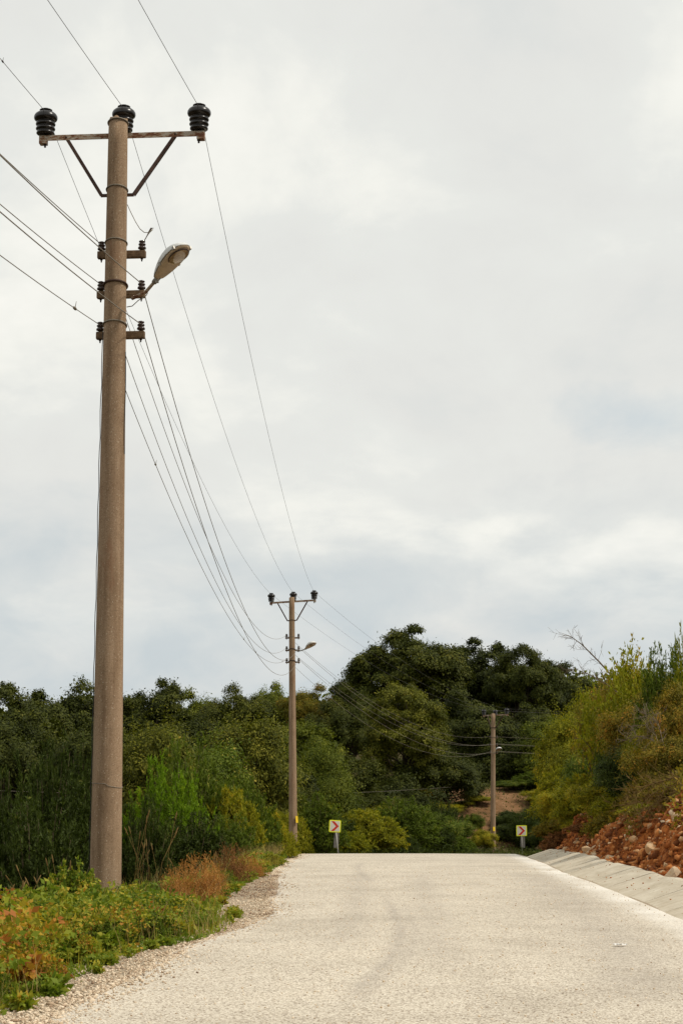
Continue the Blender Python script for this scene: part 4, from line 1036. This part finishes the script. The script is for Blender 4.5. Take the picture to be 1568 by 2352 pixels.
V_('thick', 1340, 1850, 110, 50, 'low olive bush hanging over the far end of the drain', 'olive', sink=.3)
V_('thick', 1470, 1720, 170, 41, 'dark green bush above the middle of the red cut', 'willowdark', sink=.4)
V_('arch', 1450, 1800, 130, 41, 'arching dull green bush just above the rim of the cut', 'olive', sink=.3)
V_('thick', 1545, 1690, 170, 36, 'olive bush with dry twigs above the right of the red cut', 'olivebrown', sink=.4)
V_('arch', 1520, 1760, 130, 36, 'arching olive-brown bush right of the dull green one', 'olivebrown', sink=.3)
V_('low', 1400, 1868, 110, 39, 'dry low shrub on the rim of the red cut', 'olivebrown', sink=.1)
V_('arch', 1560, 1790, 120, 33, 'brown bramble overhanging the rocks at the right edge', 'olivebrown', sink=.1)
V_('low', 1480, 1845, 110, 35, 'green shrub clinging above the rocks', 'olive', sink=.1)
V_('low', 1345, 1895, 90, 44, 'rust-brown shrub low on the red cut', 'rust', sink=.1)
V_('low', 1278, 1912, 70, 50, 'pale dry shrub at the far end of the red cut', 'rust', sink=.1)

# bare leaning branches against the sky: one leafless tree
def bare_tree(name, paths, Yb, r0, label, mat, group=None, seed=1, twl=.6, nt_=26):
    rg = np.random.default_rng(seed)
    b0 = at(*paths[0][0], Yb); e = empty(name, (b0.x, Yb, G(b0.x, Yb)), label=label, cat='tree' if 'tree' in name else 'plant', group=group); B = Vector(e.location)
    mb = MB(); tw = MB()
    for pi, path in enumerate(paths):
        pts = [at(x, y, Yb + .25 * i) - B for i, (x, y) in enumerate(path)]
        if pi == 0: pts = [Vector((0, 0, -.2))] + pts
        n = len(pts); mb.tube(pts, [r0 * (1 - .93 * i / (n - 1)) for i in range(n)], 6)
        for k in range(nt_):
            t = rg.uniform(.25, 1) * (n - 1); i = min(int(t), n - 2); p = pts[i].lerp(pts[i + 1], t - i); d = (pts[i + 1] - pts[i]).normalized()
            dv = (d * .8 + Vector(rg.normal(size=3)) * .55).normalized(); L_ = twl * rg.uniform(.3, 1.1)
            q1 = p + dv * L_ * .5; q2 = q1 + (dv + Vector(rg.normal(size=3)) * .3).normalized() * L_ * .5
            tw.tube([p, q1, q2], [.006, .004, .0025], 4)
            for _ in range(3):
                a = p.lerp(q2, rg.uniform(.3, .9)); tw.tube([a, a + (dv + Vector(rg.normal(size=3)) * .6).normalized() * L_ * .35], [.004, .002], 4)
    mb.build('trunk' if 'tree' in name else 'stems', mat, e); tw.build('twigs', mat, e)
    return e
bare_tree('bare_tree', [[(1455, 1640), (1420, 1570), (1375, 1520), (1335, 1480), (1310, 1462), (1283, 1452)]], 47, .035, 'leafless leaning tree whose long bare bough reaches left into the sky', M['twig'], seed=3, twl=.55)
bare_tree('bare_tree', [[(1430, 1600), (1390, 1570), (1350, 1548), (1325, 1538), (1300, 1540)]], 48, .022, 'smaller leafless bough below the long leaning one', M['twig'], seed=4, twl=.5)
bare_tree('bare_tree', [[(1520, 1740), (1505, 1690), (1480, 1665), (1450, 1668)], [(1520, 1740), (1500, 1700), (1470, 1690), (1440, 1700)], [(1530, 1740), (1510, 1660), (1480, 1640)]], 36, .012, 'dead grey branches fanning out in the thicket on the right', M['deadtwig'], seed=5, twl=.45)
bare_tree('bare_shrub', [[(1600, 1820), (1560, 1800), (1520, 1812), (1470, 1840), (1430, 1850)], [(1610, 1830), (1560, 1815), (1500, 1850), (1460, 1870)], [(1600, 1800), (1550, 1785), (1500, 1800), (1460, 1815)]], 31, .014, 'dry arching bramble canes hanging over the rock at the right edge', M['straw'], seed=6, twl=.5, nt_=40)

# more wood behind the front rows on the left, seen only through their gaps
n = 60000
x = RNG.uniform(-48, 14, n); y = RNG.uniform(176, 186, n); top = 1.5 + 250 / 4300 * y + 1.2 * vnoise(x, y * 0, 4, 77)
z = gz(x, y) + (top - gz(x, y)) * RNG.random(n) ** .8
V, Fq = leaf_quads(np.stack([x, y, z], 1), RNG.normal(size=(n, 3)), RNG.uniform(.3, .6, n), .7, RNG)
link(bpy.data.objects.new('back_wood', np_mesh('back_wood', V, Fq, M['oak'], tint=np.clip(.4 + .2 * RNG.normal(size=n), 0, 1))), label='dark mass of trees deep in the wood behind the front rows at the left', cat='wood', kind='stuff')
# far wooded hill in the gap at the right
n = 60000
x = 54 + 70 * RNG.normal(size=n); y = 385 + 25 * RNG.normal(size=n)
bx = vnoise(x, y, 7, 71); z = gz(x, y) + 5 + 3 * bx + RNG.uniform(-4, 2, n)
V, Fq = leaf_quads(np.stack([x, y, z], 1), RNG.normal(size=(n, 3)), RNG.uniform(.5, 1, n), .7, RNG)
link(bpy.data.objects.new('far_wood', np_mesh('far_wood', V, Fq, M['oak2'], tint=np.clip(.5 + .3 * RNG.normal(size=n), 0, 1))), label='distant wooded hill in the small gap left of the right bank', cat='wood', kind='stuff')

# ------------------------------------------------------------------ undergrowth on the left verge
def weed_height(x, y):
    d = xW(y) - x
    return (.03 + sm(-.05, .8, d) * (.12 + .16 * vnoise(x, y, .75, 81) + .09 * vnoise(x, y, .28, 82)) ) * (1 - .55 * sm(18, 24, y))
# low leafy layer
n = 90000
y = 10.3 + 36 * RNG.random(n) ** 1.5; dmx = 3.0 - 2.3 * sm(20, 24.5, y)
d = -.1 + dmx * RNG.random(n); x = xW(y) - d + .14 * vnoise(y, y * 0, .5, 83)
P0 = np.stack([x, y, gz(x, y) + .6 * np.clip(weed_height(x, y), .01, 1) * RNG.random(n)], 1); D0 = RNG.normal(size=(n, 3)); D0[:, 2] = np.abs(D0[:, 2]); L0 = .035 * RNG.uniform(.5, 1.3, n)
T0 = .46 + .2 * vnoise(x, y, .9, 84) + .08 * RNG.normal(size=n)
# plants: arching stems carrying leaves
npl, nst_, nlf_ = 820, 14, 22
y = 10.6 + 33 * RNG.random(npl) ** 1.5; dmx = 2.4 - 1.9 * sm(20, 24.5, y); d = .12 + dmx * RNG.random(npl); d = np.where(RNG.random(npl) < .09, -.02 - .3 * RNG.random(npl), d); x = xW(y) - d
hp = (.15 + .36 * RNG.random(npl) ** 1.8) * (1 - .42 * sm(15.5, 18.5, y)) * sm(-.1, .7, d) * (1 - .45 * sm(17, 20, y)) * (1 - .4 * sm(22, 25, y)) + .05
kind_ = RNG.random(npl) < .3                      # broad-leaved bramble or finer herb
tp_ = .52 + .2 * vnoise(x, y, 1.0, 88) + .15 * RNG.normal(size=npl) + .40 * (1 - sm(14.3, 17.5, y)) * np.clip(.7 + .7 * vnoise(x, y, .7, 85), 0, 1.2) * sm(.15, .9, d)
a = RNG.uniform(0, 6.28, (npl, nst_)); ln = hp[:, None] * RNG.uniform(.4, 1.5, (npl, nst_)); up_ = hp[:, None] * RNG.uniform(.5, 1.15, (npl, nst_))
k = RNG.uniform(.1, 1, (npl, nst_, nlf_)); arch = up_[..., None] * (2.1 * k - 1.15 * k * k)
base = np.stack([x, y, gz(x, y)], 1)[:, None, None, :]
P1 = base + np.stack([np.cos(a)[..., None] * ln[..., None] * k, np.sin(a)[..., None] * ln[..., None] * k, arch], 3) + RNG.normal(size=(npl, nst_, nlf_, 3)) * .018
D1 = np.stack([np.cos(a)[..., None] + 0 * k, np.sin(a)[..., None] + 0 * k, .3 - .6 * k], 3) * .6 + RNG.normal(size=P1.shape) * .7
L1 = np.where(kind_, .062, .036)[:, None, None] * RNG.uniform(.5, 1.3, k.shape)
T1 = tp_[:, None, None] + .07 * RNG.normal(size=(npl, nst_, 1)) + .075 * RNG.normal(size=k.shape)
P1 = P1.reshape(-1, 3); keep = P1[:, 0] < np.minimum(xW(P1[:, 1]) + .22, xL(P1[:, 1]) - .1)
V, Fq = leaf_quads(np.concatenate([P0, P1[keep]]), np.concatenate([D0, D1.reshape(-1, 3)[keep]]), np.concatenate([L0, L1.ravel()[keep]]), .6, RNG, .2)
tint = np.clip(np.concatenate([T0, T1.ravel()[keep]]), 0, 1)
link(bpy.data.objects.new('undergrowth', np_mesh('undergrowth', V, Fq, M['weed'], tint=tint)), label='tangle of green and yellowing brambles and weeds covering the left verge', cat='undergrowth', kind='stuff')

# grass blades and dry stalks mixed in
def blades(name, n, yr, dr_, hr, wr, mat, label, seed, lean=.35, mask=None):
    rg = np.random.default_rng(seed)
    y = yr[0] + (yr[1] - yr[0]) * rg.random(n) ** 1.3; x = xW(y) - rg.uniform(dr_[0], dr_[1], n)
    if mask is not None: kk = mask(x, y, rg); x, y = x[kk], y[kk]
    n = len(x); H = rg.uniform(hr[0], hr[1], n); w = rg.uniform(wr[0], wr[1], n)
    a = rg.uniform(0, 6.28, n); ln = lean * rg.uniform(.1, 1, n) * H
    b = np.stack([x, y, gz(x, y) - .02], 1); dirx = np.stack([np.cos(a), np.sin(a), 0 * a], 1)
    aa = rg.uniform(0, 6.28, n); S = np.stack([np.cos(aa), np.sin(aa), 0 * a], 1) * w[:, None]
    ks = [0, .4, .75, 1]; rows = []
    for k in ks:
        c = b + dirx * (ln * k * k)[:, None] + np.array([0, 0, 1]) * (H * (k - .12 * k * k))[:, None]
        ww = S * (1 - k * .85); rows += [c - ww, c + ww]
    V = np.stack(rows, 1).reshape(-1, 3)
    base = np.arange(n)[:, None] * 8
    Fq = np.concatenate([base + np.array([2 * i, 2 * i + 1, 2 * i + 3, 2 * i + 2])[None] for i in range(3)], 0)
    t = np.clip(.5 + .25 * rg.normal(size=n), 0, 1); t = np.tile(t, 3)
    return link(bpy.data.objects.new(name, np_mesh(name, V, Fq, mat, tint=t)), label=label, cat='grass', kind='stuff')
blades('grass', 2600, (10.5, 38), (-.12, 1.6), (.08, .28), (.002, .005), M['weed'], 'long green grass blades growing through the left verge', 91)
blades('dry_grass', 7500, (10.5, 50), (-.1, 1.9), (.12, .42), (.0015, .0035), M['straw'], 'straw-coloured dry grass stalks standing in the left verge', 92, .5, lambda x, y, rg: vnoise(x, y, 1.1, 93) > -.1)

# seed-head grass clump right of the nearest pole, and one at far left
def stalk_clump(px, py, Yp, n, h, label, seed, spread=.15):
    rg = np.random.default_rng(seed); p = at(px, py, Yp); e = empty('tall_grass', (p.x, Yp, G(p.x, Yp)), label=label, cat='grass', group='tall dry grass clumps'); mb = MB(); hd = MB()
    for i in range(n):
        b = Vector((rg.normal() * spread, rg.normal() * spread, 0)); H = h * rg.uniform(.6, 1.1); a = rg.uniform(-1, 1); t = b + Vector((a * .3 * H, rg.normal() * .1, H))
        m_ = b.lerp(t, .5) + Vector((-a * .04, 0, .05)); mb.tube([b, m_, t], [.004, .003, .002], 4)
        d = (t - m_).normalized(); hd.tube([t, t + d * .03, t + d * .09, t + d * .12], [.002, .008, .008, .001], 5)
    mb.build('stalks', M['straw'], e); hd.build('seed_heads', M['straw'], e)
stalk_clump(348, 2050, 23.4, 9, .85, 'tall pale grass stalks just right of the nearest pole', 101, .12)
stalk_clump(75, 2070, 22, 10, .5, 'tall grass with reddish seed heads left of the nearest pole', 102, .25)
stalk_clump(400, 2050, 25, 8, .6, 'dry grass stalks between the nearest pole and the orange weeds', 103, .3)
stalk_clump(30, 2080, 20, 9, .42, 'pale drooping grass tuft at the left edge of the photo', 104, .15)

# leafy weeds, dry orange weeds
K['weedA'] = Kind('weed_plant', BP, *shoot_bush('weedA', 12, .8, .7, 70, 9, 11, .045, .65, M['weed'], .4, .25, .1, .16, tintmu=.4), .8, .7, M['twig'])
K['weedB'] = Kind('weed_plant', BP, *shoot_bush('weedB', 13, .8, .7, 60, 10, 10, .06, .75, M['weed'], .5, .1, .2, .14, tintmu=.5), .8, .7, M['twig'])
K['weedY'] = Kind('weed_plant', BP, *shoot_bush('weedY', 15, .8, .7, 70, 10, 10, .05, .6, M['weed'], .45, .2, .15, .16, tintmu=.74), .8, .7, M['twig'])
K['dry'] = Kind('dry_weed', BP, *shoot_bush('dry', 14, .8, .75, 75, 14, 10, .034, .35, M['dryweed'], .7, .0, .15, .3, flat_top=1.6), .8, .7, M['twig'])
GW = 'weeds on the left verge'
def D_(k, px, top, base, w, label, mat=None, cat='weed', **kw): K[k].px(px, top, w, ghit(px, base)[1], label, cat, GW, M[mat] if mat else None, **kw)
D_('dry', 455, 1968, 2072, 105, 'orange-brown dry weed clump, nearer of the two beside the gravel', 'dryweed', sink=.05)
D_('dry', 408, 1998, 2078, 75, 'orange dry weed just left of the main orange clump', 'dryweed', sink=.05)
D_('dry', 490, 1988, 2052, 60, 'small orange dry weed on the gravel side of the main clump', 'dryweed', sink=.05)
D_('dry', 535, 1945, 2026, 85, 'rust-brown dry weed clump further up the verge', 'rust', sink=.05)
D_('dry', 575, 1968, 2014, 70, 'low rust-red weed at the gravel edge, farther clump', 'dryweed', sink=.05)
D_('weedB', 165, 1984, 2085, 125, 'yellow-green bramble mound rising against the left of the nearest pole', None, sink=.05)
D_('weedB', 205, 2010, 2088, 60, 'tall leafy bramble touching the left side of the nearest pole', sink=.05)
D_('weedB', 235, 2080, 2120, 85, 'leafy bramble climbing over the foot of the nearest pole', sink=.05)
D_('weedY', 262, 2068, 2112, 60, 'yellowish weeds in front of the right foot of the nearest pole', sink=.05)
D_('weedA', 212, 2050, 2108, 70, 'green weeds in front of the left foot of the nearest pole', sink=.05)
D_('weedA', 320, 2062, 2110, 110, 'green weed clump just right of the foot of the nearest pole', sink=.05)
D_('weedA', 400, 2066, 2120, 110, 'green weed clump spreading toward the gravel', sink=.05)
D_('weedA', 350, 2095, 2160, 130, 'low green weeds at the road side below the nearest pole', 'willow', sink=.05)
D_('weedA', 250, 2118, 2170, 120, 'dark green leafy weeds in the middle of the verge', 'willow', sink=.05)
D_('weedB', 80, 2045, 2120, 120, 'yellow and green bramble at the left of the verge', sink=.05)
D_('weedB', 20, 2060, 2140, 90, 'pale green bramble at the left edge below the dark willows', sink=.05)
D_('weedY', 55, 2140, 2235, 130, 'yellowing bramble close to the camera at the left edge', None, sink=.05)
D_('weedY', 150, 2120, 2210, 120, 'orange-tinged bramble in the lower left corner area', None, sink=.05)
D_('weedY', 110, 2190, 2255, 90, 'yellow-brown bramble tip leaning to the gravel at lower left', None, sink=.04)
D_('weedA', 10, 2235, 2300, 70, 'small green weeds lowest in the left corner', sink=.03)
D_('weedA', 478, 2112, 2130, 45, 'low creeping green weed tip reaching out on the gravel', sink=.03)
D_('weedA', 622, 1963, 1990, 70, 'green-yellow weeds at the verge below the middle pole', 'olive', sink=.03)
D_('weedA', 665, 1945, 1972, 50, 'yellowish weeds around the foot of the middle pole', 'olive', sink=.03)
D_('weedA', 520, 1998, 2036, 45, 'small green weed between the two rusty clumps', sink=.03)

# pale dead cane lying in the brambles near the camera
def cane(path, Y_, r, label):
    p0_ = at(*path[0], Y_); mb = MB(); pts = [at(x, y, Y_ + .12 * i) - p0_ for i, (x, y) in enumerate(path)]
    mb.tube(pts, [r * (1 - .6 * i / (len(pts) - 1)) for i in range(len(pts))], 5); mb.tube([pts[1], pts[1] + Vector((-.02, .0, .09)), pts[1] + Vector((-.05, .02, .16))], [r * .7, r * .5, r * .3], 4)
    o = mb.build('dead_cane', M['straw'], label=label, cat='twig', group='dead canes in the verge'); o.location = p0_
cane([(52, 2248), (75, 2236), (96, 2222), (118, 2212), (135, 2188)], 14.4, .006, 'bent pale dead cane lying on the brambles at lower left')
cane([(10, 2150), (40, 2135), (80, 2118), (110, 2085)], 17.0, .005, 'thin pale dead cane arching at the left edge of the photo')
cane([(205, 2170), (235, 2185), (252, 2215), (256, 2235)], 15.6, .005, 'thin cane drooping from the dark weeds onto the gravel')
# ground cover on the hillside and on the bank so that no bare earth shows between bushes
def cover(name, n, fx, L, mat, label, hgt, seed):
    rg = np.random.default_rng(seed); x, y = fx(rg, n); n = len(x)
    P = np.stack([x, y, gz(x, y) + rg.uniform(0, 1, n) ** 1.5 * hgt], 1); D = rg.normal(size=(n, 3)); D[:, 2] = np.abs(D[:, 2])
    V, Fq = leaf_quads(P, D, L * rg.uniform(.5, 1.3, n), .45, rg)
    t = np.clip(.45 + .25 * vnoise(x, y, 2.2, seed) + .15 * rg.normal(size=n), 0, 1)
    link(bpy.data.objects.new(name, np_mesh(name, V, Fq, mat, tint=t)), label=label, cat='ground cover', kind='stuff')
def f_bank(rg, n):
    y = 18 + 62 * rg.random(n); s = 1.35 + 15 * rg.random(n) ** 1.6; x = xR(y) + s; k = (s > 1.95) | (vnoise(x, y, .7, 95) > .1 + (1.95 - s) * .8); return x[k], y[k]
cover('bank_cover', 130000, f_bank, .085, M['olivebrown'], 'olive and brown scrub cover over the bank above the red cut', .5, 96)
def f_hill(rg, n):
    y = 98 + 60 * rg.random(n); x = -25 + 75 * rg.random(n); dd = (x < xL(y) - 1) & (dist_left(x, y) > 2.2)
    bare = np.exp(-(((x - 10) / 3.4) ** 2 + ((y - 127) / 9) ** 2)) + .8 * np.exp(-(((x - 5) / 4) ** 2 + ((y - 130) / 4) ** 2)); k = dd & (rg.random(n) > bare * np.clip(.75 + .5 * vnoise(x, y, 1.8, 99), 0, 1)); return x[k], y[k]
cover('hill_cover', 160000, f_hill, .14, M['oak'], 'dull green and brown undergrowth covering the slope beyond the bend', .35, 97)
def f_valley(rg, n):
    y = 20 + 100 * rg.random(n); x = xL(y) - 3 - 40 * rg.random(n) ** 1.5; return x, y
cover('valley_cover', 110000, f_valley, .09, M['willowdark'], 'dark green undergrowth between the bushes left of the road', .6, 98)

# ------------------------------------------------------------------ sun and sky
SUN_EL, SUN_AZ = math.radians(50), math.radians(104)      # azimuth clockwise from +Y
sv = Vector((math.sin(SUN_AZ) * math.cos(SUN_EL), math.cos(SUN_AZ) * math.cos(SUN_EL), math.sin(SUN_EL)))
sd = bpy.data.lights.new('sun', 'SUN'); sd.energy = 3.0; sd.angle = math.radians(5); sd.color = (1, .94, .84)
so = bpy.data.objects.new('sun', sd); COL.objects.link(so); so.rotation_euler = sv.to_track_quat('Z', 'Y').to_euler()
w = bpy.data.worlds.new('World'); SC.world = w; w.use_nodes = True; nt = w.node_tree; nt.nodes.clear()
out = nt.nodes.new('ShaderNodeOutputWorld'); bg = nt.nodes.new('ShaderNodeBackground')
sky = nt.nodes.new('ShaderNodeTexSky'); sky.sky_type = 'NISHITA'; sky.sun_disc = False; sky.sun_elevation = SUN_EL; sky.sun_rotation = SUN_AZ
sky.air_density = 1; sky.dust_density = 3
tc = nt.nodes.new('ShaderNodeTexCoord').outputs['Generated']
sp = nt.nodes.new('ShaderNodeSeparateXYZ'); nt.links.new(tc, sp.inputs[0])
def mth(op, a, b=None, c=None):
    m_ = nt.nodes.new('ShaderNodeMath'); m_.operation = op
    for i, v_ in enumerate((a, b, c)):
        if v_ is None: continue
        if hasattr(v_, 'is_output'): nt.links.new(v_, m_.inputs[i])
        else: m_.inputs[i].default_value = v_
    return m_.outputs[0]
zc = mth('ADD', mth('MAXIMUM', sp.outputs[2], 0), .34)
cv = nt.nodes.new('ShaderNodeCombineXYZ'); nt.links.new(mth('DIVIDE', sp.outputs[0], zc), cv.inputs[0]); nt.links.new(mth('DIVIDE', sp.outputs[1], zc), cv.inputs[1])
c1 = noise(nt, mapped(nt, cv.outputs[0], (1, 1, 1), (1.7, .4, 0)), 2.3, 8, .55, .4)
c2 = noise(nt, mapped(nt, cv.outputs[0], (1.4, 1, 1), (6.7, 3.4, 2)), 5.0, 6, .55, .3)
mixn = mth('ADD', mth('MULTIPLY', c1.outputs[0], .68), mth('MULTIPLY', c2.outputs[0], .32))
cl = ramp(nt, [(.36, (7.1, 7.3, 7.15)), (.45, (7.75, 7.8, 7.5)), (.52, (8.0, 8.1, 7.75)), (.58, (8.9, 8.9, 8.35)), (.66, (9.7, 9.6, 9.0))])
nt.links.new(mixn, cl.inputs[0])
# low band: bluish grey thinner veil near the horizon
hb_ = ramp(nt, [(0, (1, 1, 1)), (.085, (1, 1, 1)), (.13, (.7, .7, .7)), (.17, (0, 0, 0))]); nt.links.new(mth('ADD', sp.outputs[2], mth('MULTIPLY', mth('SUBTRACT', c1.outputs[0], .5), .16)), hb_.inputs[0])
low = mixc(nt, mth('MULTIPLY', mth('SUBTRACT', c2.outputs[0], .38), 3.0), (5.6, 6.25, 6.55), (7.4, 7.5, 7.3))
cc_ = mixc(nt, mth('MULTIPLY', hb_.outputs[0], .85), cl.outputs[0], low)
bd = Vector(ray(1500, 965)).normalized()          # a thin place in the cloud to the right, where pale blue shows
vd = nt.nodes.new('ShaderNodeVectorMath'); vd.operation = 'SUBTRACT'; nt.links.new(tc, vd.inputs[0]); vd.inputs[1].default_value = bd
vs_ = nt.nodes.new('ShaderNodeVectorMath'); vs_.operation = 'MULTIPLY'; nt.links.new(vd.outputs[0], vs_.inputs[0]); vs_.inputs[1].default_value = (1, 1, 2.6)
vl = nt.nodes.new('ShaderNodeVectorMath'); vl.operation = 'LENGTH'; nt.links.new(vs_.outputs[0], vl.inputs[0])
dn = mth('ADD', vl.outputs['Value'], mth('MULTIPLY', mth('SUBTRACT', c2.outputs[0], .5), .16))
gap = ramp(nt, [(0, (.7, .7, .7)), (.02, (.45, .45, .45)), (.05, (0, 0, 0))]); nt.links.new(dn, gap.inputs[0])
cc_ = mixc(nt, gap.outputs[0], cc_, mixc(nt, .8, sky.outputs[0], (6.5, 7.3, 7.6)))
gap2 = ramp(nt, [(.30, (.15, .15, .15)), (.36, (0, 0, 0))]); nt.links.new(mixn, gap2.inputs[0])
cc_ = mixc(nt, gap2.outputs[0], cc_, (6.2, 6.7, 6.9))
nt.links.new(cc_, bg.inputs[0]); bg.inputs[1].default_value = .1; nt.links.new(bg.outputs[0], out.inputs[0])
SC.view_settings.view_transform = 'Standard'; SC.view_settings.look = 'None'; SC.view_settings.exposure = 0; SC.view_settings.gamma = 1
SC.cycles.max_bounces = 6; SC.cycles.diffuse_bounces = 3; SC.cycles.transmission_bounces = 3; SC.cycles.transparent_max_bounces = 4
SC.cycles.use_denoising = True
